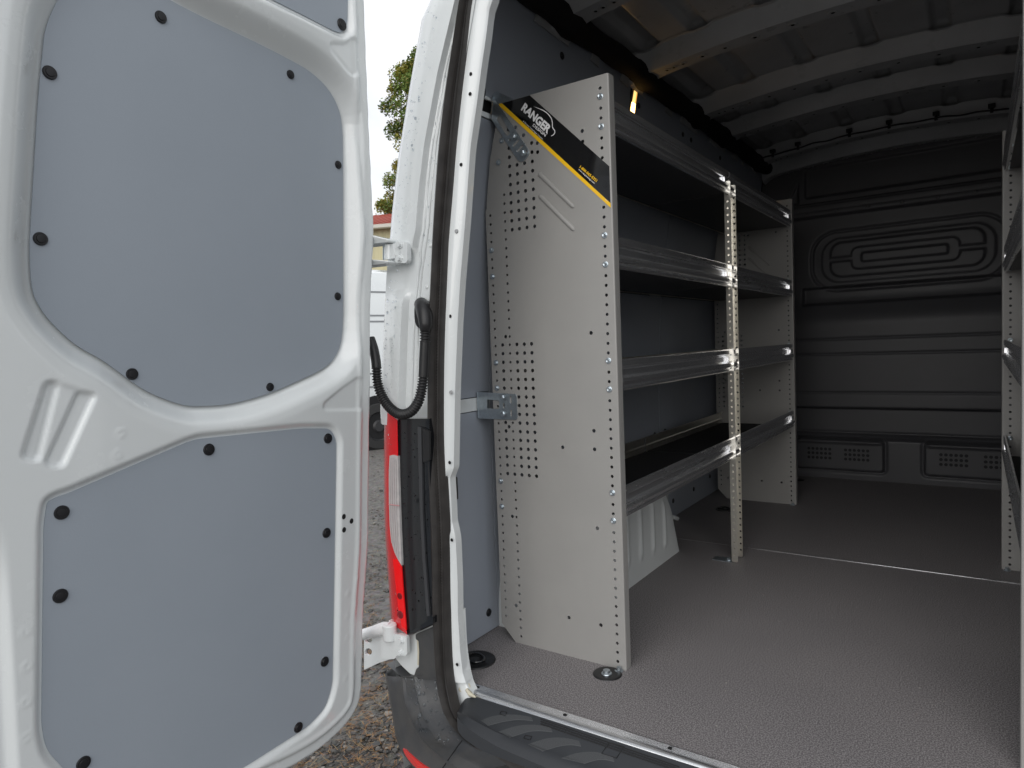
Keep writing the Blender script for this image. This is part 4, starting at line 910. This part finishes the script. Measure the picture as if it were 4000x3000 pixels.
# cut the three drilled holes
hl = [(1485, 573), (1518, 592), (1486, 630)]
XD = -1.20+dsl*(V2-.65)-H
DOOR = vp('rear_door', gridmesh(XD, U2, V2, WHITE, mask), None, label='open left rear door')
b = MB(); n = len(outl)
rim0 = [dface(a, c, .011) for a, c in outl]; rim1 = [dface(a, c, .030) for a, c in outl]; 
import itertools
cen = np.array([.75, .9])
rim2 = [dface(a+(.006 if a > .8 else -.006), c, .036) for a, c in outl]; rim3 = [dface(a+(.006 if a > .8 else -.006), c, .052) for a, c in outl]; rim4 = [dface(a, c, .058) for a, c in outl]
rows = [r+[r[0]] for r in (rim0, rim1, rim2, rim3, rim4)]
b.grid(rows); vp('door_edge', b, WHITE, DOOR, smooth=40)
vp('outer_skin', plate_me(outl, [], lambda a, c: dface(a, c, .056), (1, 0, 0), .003, WHITE), None, DOOR)
for P, dep, nm in ((trimU, .0335, 'trim_panel'), (trimL, .0075, 'trim_panel'), (trimT, .0115, 'trim_panel')):
    vp(nm, plate_me(P, [], lambda a, c, dep=dep: dface(a, c, dep), (1, 0, 0), .0025, TRIM), None, DOOR)
for q in [(107, 157), (347, 37), (627, 161), (730, 356), (729, 640), (583, 836), (285, 808), (87, 516)]:
    a = dxy(V(*q), .0335); plug(DOOR, dface(*a, .0335), (1, 0, 0), .0090 if q[0] > 400 else .0105)
for q in [(133, 1107), (451, 971), (708, 947), (705, 1151), (701, 1429), (644, 1571), (130, 1287), (180, 1648)]:
    a = dxy(V(*q), .0075); plug(DOOR, dface(*a, .0075), (1, 0, 0), .0115)
a = dxy(V(738, 53), .0115); plug(DOOR, dface(*a, .0115), (1, 0, 0), .0125)
for q in hl:
    a = dxy(r2(*q)); b = MB(); b.add([dface(a[0]+.0058*math.cos(t), a[1]+.0065*math.sin(t), -.0006) for t in np.linspace(0, 2*math.pi, 15)[:-1]], [tuple(range(14))]); vp('door_hole', b, DARK, DOOR, smooth=0)

# ================================================================== shelving units
H0 = .0195; PIT_ = .0240
panel_out = [(-1.0653, 1.4906), (-.7435, 1.4906), (-.7435, .0), (-1.081, .0), (-1.1275, .0475), (-1.1255, 1.2150), (-1.1215, 1.2180), (-1.1210, 1.2335), (-1.1040, 1.3450)]
holes = {}
def hadd(x, z, r):
    holes[(round(x, 3), round(z, 3))] = (x, z, r)
bolts_r = [1.4394, 1.3671, 1.103, 1.031, .792, .7200, .4576, .3860]; bolts_l = [1.1041, 1.0323, .7935, .7222, .4598, .3870]
for i in range(61):
    z = H0+i*.02400
    if min(abs(z-q) for q in bolts_r) > .009: hadd(-.7635, z, .0041)
for i in range(48):
    z = .0711+i*.0240
    if min(abs(z-q) for q in bolts_l) > .009: hadd(-1.1100, z, .0036)
for i in range(19): hadd(-1.0618, .0216+i*.0243, .0036)
for i in range(17):
    z = .8644+i*.0240
    hadd(-1.0610, z, .0036)
for i in range(9):
    for x in (-1.0393, -1.0153, -.9913, -.9670): hadd(x, 1.1513+i*.0241, .0050)
for x, z in ((-.9670, 1.3678), (-.9913, 1.3928), (-1.0153, 1.4181), (-1.0393, 1.4172), (-.9495, 1.3408), (-.9913, 1.3684), (-1.0393, 1.3684), (-1.0393, 1.3928), (-1.0153, 1.3684), (-.9495, 1.3640)): hadd(x, z, .0050)
for i in range(16):
    for j, x in enumerate((-1.0858, -1.0618, -1.0382, -1.0140, -.9905)): hadd(x, .4825+i*.02395, .0036 if (j == 1 and i > 0) else .0051)
for x, z in ((-.8165, 1.3672), (-.8165, 1.341), (-.81, .8635), (-.8109, .6136), (-.8106, .5659), (-.9049, .5662), (-.8102, .3609), (-1.0743, .8645), (-1.0749, .6146), (-1.076, .3622), (-.904, .1067), (-.8089, .1058), (-1.0747, .1074)): hadd(x, z, .0050)
HL_ = [circ((x, z), r, 12) for x, z, r in holes.values()]
pv_, pf_ = plate(panel_out, HL_, lambda x, z: (x, 0, z), (0, -1, 0), .0016)
PV0 = np.array(pv_)
def panel_mesh(y0, f):
    vv = PV0.copy(); vv[:, 0] = f(vv[:, 0]); vv[:, 1] += y0; me = mesh(vv, pf_, PANEL, 25); return me
def flange_mesh(y0, f):
    # rolled front edge and back edge
    b = MB(); pr = [(-.7435, 0)]+[(-.7435+.0035*math.sin(a), .0035-.0035*math.cos(a)) for a in np.linspace(.2, math.pi/2, 6)]+[(-.7400, .028), (-.7412, .029), (-.7424, .028), (-.7424, .0045), (-.7435, .0028)]
    b.prism([(f(x), y0+y_, .0005) for x, y_ in pr], (0, 0, 1.4895)); return b.me(PANEL, 40)
def edge_flanges(y0, f):
    b = MB()
    b.box((f(-1.0652), y0+.0017, 1.4886), (f(-.7445), y0+.022, 1.4902)); b.box((f(-1.0800), y0+.0017, .0003), (f(-.7445), y0+.026, .0018))
    for a, c in (((-1.1275, .048), (-1.1255, 1.214)), ((-1.1205, 1.234), (-1.1040, 1.345)), ((-1.1040, 1.345), (-1.0655, 1.490))):
        b.prism([(f(a[0]), y0+.0017, a[1]), (f(a[0]+.0015), y0+.0017, a[1]), (f(a[0]+.0015), y0+.022, a[1]), (f(a[0]), y0+.022, a[1])], (f(c[0])-f(a[0]), 0, c[1]-a[1]))
    return b.me(PANEL, 25)
def bolt_me(r=.0062):
    b = MB(); b.lathe((0, 0, 0), (0, -1, 0), [(0, r*1.25), (.0010, r*1.25), (.0016, r*1.05)], 18)
    b.add(*(lambda q: (q.v, q.f))(MB().lathe((0, 0, 0), (0, -1, 0), [(.0012, r*.86), (.0052, r*.86), (.0060, r*.70), (.0056, r*.35), (.0050, .0002)], 6))); return b.me(ZINC, 25)
BOLT = bolt_me(); BOLTB = bolt_me(.0088)
def bolt(parent, x, y_, z, me=BOLT, name='bolt', rot=None):
    o = link(name, me, parent); o.location = (x, y_, z)
    o.rotation_euler = (0, random.uniform(0, 1), 0) if rot is None else rot
    return o
def emboss(parent, y0, f):
    for (x0, z0), (x1, z1) in (((-.9497, 1.2876), (-.8449, 1.1816)), ((-.9506, 1.2312), (-.8461, 1.1242))):
        b = MB(); n = 24; d = np.array([x1-x0, z1-z0]); L_ = np.hypot(*d); d /= L_; w = np.array([-d[1], d[0]]); G = []
        for i in range(n+1):
            s = L_*i/n; e = min(s, L_-s); hw = .0060*min(1, math.sqrt(max(0, 1-(1-min(e/.006, 1))**2))+.02); row = []
            for k in range(9):
                t = -1+2*k/8; c = np.array([x0, z0])+d*s+w*hw*t; row.append((f(c[0]), y0-.0002-.0042*math.sqrt(max(0, 1-t*t))*min(1, e/.004+.05), c[1]))
            G.append(row)
        b.grid(G); vp('embossed_rib', b, PANEL, parent, smooth=60)
def shelf(parent, f, y0, y1, zb_, xb=-1.10):
    """tray with profiled front lip and back lip"""
    b = MB(); x0, x1 = sorted((f(xb+.0045), f(-.7600))); b.box((x0, y0, zb_+.004), (x1, y1, zb_+.0055))
    sh = part('shelf', b.me(UNDER, 0), parent)
    b = MB(); b.box((x0+.002, y0+.003, zb_+.0057), (x1-.002, y1-.003, zb_+.0085)); part('shelf_mat', b.me(RUBMAT, 0), sh)
    pr = [(0, .0), (.007, -.001), (.0105, .003), (.0105, .008), (.0075, .011), (.0130, .015), (.0155, .023), (.0130, .031), (.0060, .034), (.0012, .037), (.0012, .053), (.0060, .056), (.0075, .058), (.0075, .060), (.0110, .063), (.0110, .077), (.0085, .080), (.0045, .080), (.0045, .077), (.0085, .075), (.0085, .065), (-.0010, .058), (-.0010, .034), (.004, .028), (.0045, .014), (.0, .004)]
    b = MB(); b.prism([(f(-.7552+a), y0, zb_+c) for a, c in pr], (0, y1-y0, 0)); part('front_lip', b.me(ALU, 22), sh)
    b = MB(); pr2 = [(0, .0), (0, .062), (.002, .064), (.006, .064), (.006, .062), (.002, .061), (.002, .034), (.004, .030), (.004, .026), (.002, .022), (.002, 0)]
    b.prism([(f(xb+a), y0, zb_+c) for a, c in pr2], (0, y1-y0, 0)); part('back_lip', b.me(STEEL, 22), sh)
    for ya in (y1-.046,):
        b = MB(); xx = sorted((f(-.7540), f(-.7447))); b.box((xx[0], ya, zb_+.0355), (xx[1], ya+.045, zb_+.0535)); 
        o = part('lip_clip', b.me(ALU, 0), sh); bev(o, .0008)
    return sh
ZB = [(.389, -1.10), (.7143, -1.10), (1.0224, -1.10), (1.357, -1.06)]
def unit(label, f, y_panels, bays, near_brackets):
    # base at the floor below its near front corner
    t = empty('shelving_unit', label, 'shelving', (f(-.74), y_panels[0], 0), 'shelving units')
    for k, y0 in enumerate(y_panels):
        fo = f; f = (lambda x, fo=fo: fo(x)-.0004) if (k == 0 and fo is f2) else fo
        p = part('end_panel', panel_mesh(y0, f), t)
        part('front_flange', flange_mesh(y0, f), p); part('edge_return', edge_flanges(y0, f), p)
        emboss(p, y0, f)
        for z in bolts_r: bolt(p, f(-.7635), y0-.0002, z)
        if k == 0:
            for z in bolts_l: bolt(p, f(-1.1100), y0-.0002, z)
            bolt(p, f(-1.0618), y0-.0002, 1.3685+.024)
            bolt(p, f(-1.0750), y0-.0002, 1.337)
        b = MB(); b.cyl((f(-.756), y0-.010, .001), (f(-.756), y0-.010, .011), .006, 8); b.cyl((f(-.756), y0-.010, .0), (f(-.756), y0-.010, .0025), .011, 16); part('foot_bolt', b.me(ZINC, 25), p)
        f = fo
    f = f1 if f(0) == 0 else f2
    for y0, y1 in bays:
        for zb_, xb in ZB: shelf(t, f, y0, y1, zb_, xb)
    return t
f1 = lambda x: x
f2 = lambda x: 2*XC-x
U1 = unit('grey perforated shelving unit on the left wall with black and yellow decal', f1, [1.538, 3.505], [(1.572, 2.512), (2.522, 3.500)], True)
U2 = unit('shorter grey shelving unit at the right edge with its end panels nearly edge-on', f2, [1.538, 2.850], [(1.572, 2.845)], False)
EP = [o for o in U1.children if o.name.startswith('end_panel')]
NP = EP[0]
# middle perforated post
def post():
    po = part('upright_post', None, U1)
    hs_ = [circ((-.7475, .03+i*.02403), .0038, 10) for i in range(57)]
    v_, f_ = plate(roundpoly([(-.7590, .003), (-.7360, .003), (-.7360, 1.400), (-.7590, 1.400)], .006), hs_, lambda x, z: (x, 2.500, z), (0, -1, 0), .0018); part('rear_leaf', mesh(v_, f_, STEEL, 25), po)
    hs_ = [circ((-.7455, .03+i*.02403), .0040, 10) for i in range(57)]
    v_, f_ = plate(roundpoly([(-.7640, .003), (-.7385, .003), (-.7385, 1.398), (-.7640, 1.398)], .006), hs_, lambda x, z: (x, 2.572, z), (0, -1, 0), .0018); part('front_leaf', mesh(v_, f_, STEEL, 25), po)
    b = MB(); b.box((-.7590, 2.5025, .004), (-.7572, 2.5715, 1.397)); part('post_web', b.me(STEEL, 0), po)
    b = MB(); b.box((-.83, 2.495, .0005), (-.758, 2.540, .0030)); part('foot_plate', b.me(ZINC, 0), po)
    b = MB(); b.cyl((-.775, 2.518, .003), (-.775, 2.518, .012), .007, 6); b.cyl((-.775, 2.518, .003), (-.775, 2.518, .0045), .012, 16); b.cyl((-.762, 2.526, .003), (-.762, 2.526, .018), .005, 8); part('foot_bolt', b.me(ZINC, 25), po)
post()
# galvanised brackets on the near panel
Y0 = 1.538
BR = part('wall_bracket', None, U1)
def pl(pts, holes, y_, th, material, r=.006): return plate_me(roundpoly(pts, r, 5), holes, lambda x, z: (x, y_, z), (0, -1, 0), th, material)
hs_ = [slot((-1.066, 1.452), (-1.040, 1.408), .0072, 6)]+[slot((-1.034+k*.0125, 1.388-k*.0165), (-1.020+k*.0125, 1.3975-k*.0165), .0034, 5) for k in range(4)]
o = part('bracket_plate', pl([(-1.0810, 1.5120), (-.9735, 1.3480), (-.9765, 1.3360), (-.9960, 1.3230), (-1.0100, 1.3290), (-1.0920, 1.4560)], hs_, Y0-.0030, .0025, ZINC, .007), BR); bev(o, .0006)
b = MB(); b.prism([(-1.0815, Y0-.0055, 1.513), (-1.0925, Y0-.0055, 1.456), (-1.112, Y0+.050, 1.456), (-1.100, Y0+.050, 1.525)], (-.0025, 0, 0)); part('bracket_leg', b.me(ZINC, 0), BR)
b = MB(); b.prism([(-1.082, Y0+.004, 1.494), (-1.022, Y0+.004, 1.494), (-1.075, Y0+.004, 1.527), (-1.090, Y0+.004, 1.520)], (0, .003, 0)); part('bracket_back', b.me(ZINC, 0), BR)
for x, z in ((-1.0194, 1.3941), (-.9929, 1.3459)): bolt(BR, x, Y0-.0058, z, BOLTB).location = Vector((x, Y0-.0058, z))
BR2 = part('wall_bracket', None, U1)
hs_ = [[(-1.1460, .6650), (-1.1080, .6635), (-1.1040, .6670), (-1.1030, .6850), (-1.1065, .6880), (-1.1440, .6900)]]
hs_ += [slot((-1.0640, .6470), (-1.0640, .6600), .0032, 5), slot((-1.0640, .6830), (-1.0640, .6985), .0032, 5), slot((-1.0880, .6680), (-1.0880, .6790), .0030, 5), slot((-1.0890, .6450-.003), (-1.0890, .6452), .0025, 5)]
o = part('bracket_plate', pl([(-1.178, .7110), (-1.0470, .7060), (-1.0440, .7000), (-1.0440, .6390), (-1.0500, .6350), (-1.178, .6350)], hs_, Y0-.0030, .0025, ZINC, .005), BR2); bev(o, .0006)
b = MB(); b.box((-1.1795, Y0-.005, .636), (-1.1770, Y0+.05, .711)); part('bracket_leg', b.me(ZINC, 0), BR2)
for x, z in ((-1.0887, .6977), (-1.0893, .6512)): bolt(BR2, x, Y0-.0058, z, BOLTB)
# decal on the near panel
DC = part('decal', mesh([(-1.0600, Y0-.0006, 1.4900), (-.9671, Y0-.0006, 1.4900), (-.7450, Y0-.0006, 1.2677), (-.7450, Y0-.0006, 1.1755), (-1.0600, Y0-.0006, 1.4895)], [(0, 1, 2, 3, 4)], STK, 0), NP)
MATS_TXT = {'w': WHT, 'y': YEL}
def txt(s, p0, p1, h, material, off=0.0, shear=0.0, y_=Y0-.0012, name='print', maxh=None):
    cu = bpy.data.curves.new('t', 'FONT'); cu.body = s; cu.size = 1; cu.offset = off; cu.shear = shear; cu.extrude = 0; cu.resolution_u = 3
    ob = bpy.data.objects.new('t', cu); COL.objects.link(ob); dg = bpy.context.evaluated_depsgraph_get(); dg.update()
    me0 = bpy.data.meshes.new_from_object(ob.evaluated_get(dg)); bpy.data.objects.remove(ob); bpy.data.curves.remove(cu)
    co = np.array([v.co[:] for v in me0.vertices]); mn, mxx = co.min(0), co.max(0); w = mxx[0]-mn[0]
    capn = mxx[1] if maxh is None else maxh
    p0 = np.array(p0); p1 = np.array(p1); d = p1-p0; L_ = np.linalg.norm(d); d = d/L_; n_ = np.array([-d[1], d[0]])
    U_ = (co[:, 0]-mn[0])/w*L_; H_ = co[:, 1]/capn*h
    P3 = np.stack([p0[0]+d[0]*U_+n_[0]*H_, np.full(len(co), y_), p0[1]+d[1]*U_+n_[1]*H_], 1)
    me = mesh(P3, [tuple(p.vertices) for p in me0.polygons], material, 0, False); bpy.data.meshes.remove(me0); return me
zt = lambda x, y: (1880+.3255*x, 330+.3255*y)
tp = lambda x, y: tuple(at(zt(x, y), y=Y0)[[0, 2]])
TX = [('RANGER', tp(478, 300), tp(800, 592), .0200, WHT, .045, .0, .73), ('DESIGN', tp(617, 498), tp(768, 628), .0072, WHT, .02, 0, .73),
      ('A Clarience Technologies Company', tp(500, 446), tp(737, 664), .0036, WHT, .012, 0, .73), ('1-800-565-5321', tp(1180, 998), tp(1382, 1172), .0064, YEL, .03, 0, .73),
      ('www.rangerdesign.com', tp(1168, 1024), tp(1358, 1194), .0038, WHT, .012, 0, .73), ('RD-P12', tp(1490, 1386), tp(1518, 1408), .0022, WHT, 0, 0, .73)]
# upper-case cap height of the built-in font is about 0.73 of its size
for s, a, c, h, mt, off, sh_, mh in TX:
    q = part('lettering', txt(s, a, c, h, mt, off, sh_, maxh=mh), NP)
zt = lambda x, y: (1880+.3255*x, 330+.3255*y)
sw = crom([at(zt(*q), y=Y0)[[0, 2]] for q in [(628, 266), (700, 292), (780, 335), (838, 400), (855, 455), (858, 515), (885, 560), (875, 598), (838, 622)]], 8)
b = MB(); n = len(sw); Lh = []; Rh = []
for i, p in enumerate(sw):
    d = sw[min(i+1, n-1)]-sw[max(i-1, 0)]; d /= np.linalg.norm(d); w = np.array([-d[1], d[0]])*.0011*min(1, i/14+.1, (n-i)/10+.25); Lh.append((p[0]+w[0], Y0-.0012, p[1]+w[1])); Rh.append((p[0]-w[0], Y0-.0012, p[1]-w[1]))
b.grid([Lh, Rh]); part('logo_swoosh', b.me(WHT, 0), NP)
def yb(p, d, w=.0088): return p
part('yellow_stripe', mesh([(-1.0653, Y0-.0010, 1.4903), (-1.0560, Y0-.0010, 1.4903), (-.7440, Y0-.0010, 1.1780), (-.7440, Y0-.0010, 1.1670), (-1.0645, Y0-.0010, 1.4845)], [(0, 1, 2, 3, 4)], YEL, 0), NP)
# the same band on the right unit's near panel
NP2 = [o for o in U2.children if o.name.startswith('end_panel')][0]
part('decal', mesh([(f2(x), Y0-.0006, z) for x, z in ((-1.0600, 1.4900), (-.9671, 1.4900), (-.7450, 1.2677), (-.7450, 1.1755))], [(0, 1, 2, 3)], STK, 0), NP2)
part('yellow_stripe', mesh([(f2(x), Y0-.0010, z) for x, z in ((-1.0653, 1.4903), (-1.0560, 1.4903), (-.7440, 1.1780), (-.7440, 1.1655))], [(0, 1, 2, 3)], YEL, 0), NP2)

# ---- floor fittings (parts of the van)
def dring(cx, cy, r=.052):
    o = part('tie_down_ring', None, VAN)
    b = MB(); b.lathe((cx, cy, .0005), (0, 0, 1), [(0, r), (.003, r*.98), (.0035, r*.90), (.0005, r*.82), (-.0002, .0005)], 36); vp('ring_cup', b, BLACKP, o, smooth=50)
    b = MB(); q = [(cx-r*.55, cy+r*.35, .006), (cx-r*.15, cy+r*.45, .007), (cx+r*.35, cy+r*.25, .007), (cx+r*.5, cy-r*.1, .007), (cx+r*.2, cy-r*.42, .007), (cx-r*.2, cy-r*.45, .007), (cx-r*.6, cy-r*.25, .006)]; b.tube(crom(q, 6), .0035, 8); vp('ring_loop', b, GLOSSB, o, smooth=60)
    b = MB(); b.cyl((cx-r*.6, cy-r*.35, .005), (cx-r*.55, cy+r*.42, .005), .005, 10); b.lathe((cx, cy, .002), (0, 0, 1), [(0, .014), (.003, .013), (.0045, .008), (.0045, .0005)], 16); vp('ring_pivot', b, BLACKP, o, smooth=40)
dring(-1.112, 1.392, .054)
o = part('floor_anchor', None, VAN)
b = MB(); b.lathe((-.775, 1.500, .0), (0, 0, 1), [(0, .037), (.002, .036), (.003, .032), (.0012, .018), (.001, .0005)], 32); vp('anchor_cup', b, BLACKP, o, smooth=50)
b = MB(); b.lathe((-.777, 1.500, .001), (0, 0, 1), [(0, .014), (.002, .013), (.0035, .0095), (.009, .009), (.010, .006), (.010, .0003)], 12); vp('anchor_bolt', b, ZINC, o, smooth=30)
dring(-1.02, 3.27, .045)
for x in (-.86, .19):
    b = MB(); b.lathe((x, 4.12, .0), (0, 0, 1), [(0, .035), (.002, .034), (.003, .030), (.001, .0005)], 24); vp('floor_anchor', b, BLACKP, smooth=50)

# ---- rain drops on the outside surfaces: half-lens water beads
hv = MB().lathe((0, 0, 0), (0, 0, 1), [(0, 1), (.28, .93), (.5, .70), (.62, .35), (.64, .01)], 10)
def drops(name, parent, gen, n, rmin, rmax):
    vv = []; ff = []
    base = np.array(hv.v)
    for i in range(n):
        p, nn = gen(); nn = Vector(nn).normalized(); r = rmin+(rmax-rmin)*random.random()**3
        q = nn.to_track_quat('Z', 'Y').to_matrix(); st = random.uniform(1, 1.5)
        k = len(vv)
        for a in base: w = q@Vector((a[0]*r, a[1]*r*st, a[2]*r)); vv.append((p[0]+w[0], p[1]+w[1], p[2]+w[2]))
        ff += [tuple(k+j for j in f_) for f_ in hv.f]
    return vp(name, mesh(vv, ff, WATER, 60), None, parent, kind='stuff')
def gen_pillar():
    z = random.uniform(.70, 1.62); s, c = fSIL(z), fCR(z); t = random.random()
    if t < .75: k = random.uniform(.34, .78); return (s+k*(c-s), 1.2055-.0085*(k-.32)/.48, z), (-.05, -1, 0)
    e = fSL(z); k = random.uniform(.12, .95); return (c+k*(e-c), 1.2145+.004*k, z), (0, -1, 0)
drops('rain_drops', RP, gen_pillar, 260, .0010, .0030)
def gen_b():
    gi = random.randint(7, 13); gj = random.randint(2, nR-22); a = np.array(G_B[gi][gj]); c = np.array(G_B[gi+1][gj]); d = np.array(G_B[gi][gj+1]); nn = np.cross(d-a, c-a); nn /= np.linalg.norm(nn)+1e-9
    if nn[1] > 0: nn = -nn
    k = random.random(); return a*(1-k)+c*k+nn*.0003, nn
G_B = GB_
drops('rain_drops', BP, gen_b, 110, .0012, .0052)
def gen_l():
    t = random.random(); q = z6(175+random.random()*65+t*45, 180+1150*t); return at(q, y=1.1905), (0, -1, 0)
drops('rain_drops', TL, gen_l, 110, .0007, .0022)
def gen_h():
    t = random.random(); return at(z6(262+random.random()*160+t*35, 190+1130*t), y=1.1915), (0, -1, 0)
drops('rain_drops', TL, gen_h, 150, .0007, .0022)

# ---- crumbs and grit on the cargo floor
vv = []; ff = []
for i in range(260):
    x, y = random.uniform(-1.1, .35), 1.30+2.6*random.random()**1.6; r = random.uniform(.0005, .0017)
    if x < -.98 and 1.6 < y < 2.55: continue
    q = IV*np.array([r, r*random.uniform(.6, 1.4), r*.6])*(1+rng.normal(0, .2, (len(IV), 1)))+np.array([x, y, r*.4]); k = len(vv)*len(IV); vv.append(q); ff += [[a+k for a in f_] for f_ in IF]
vp('floor_grit', mesh(np.concatenate(vv), ff, mat('pale_grit', (.42, .40, .36), .8), 0), None, kind='stuff')
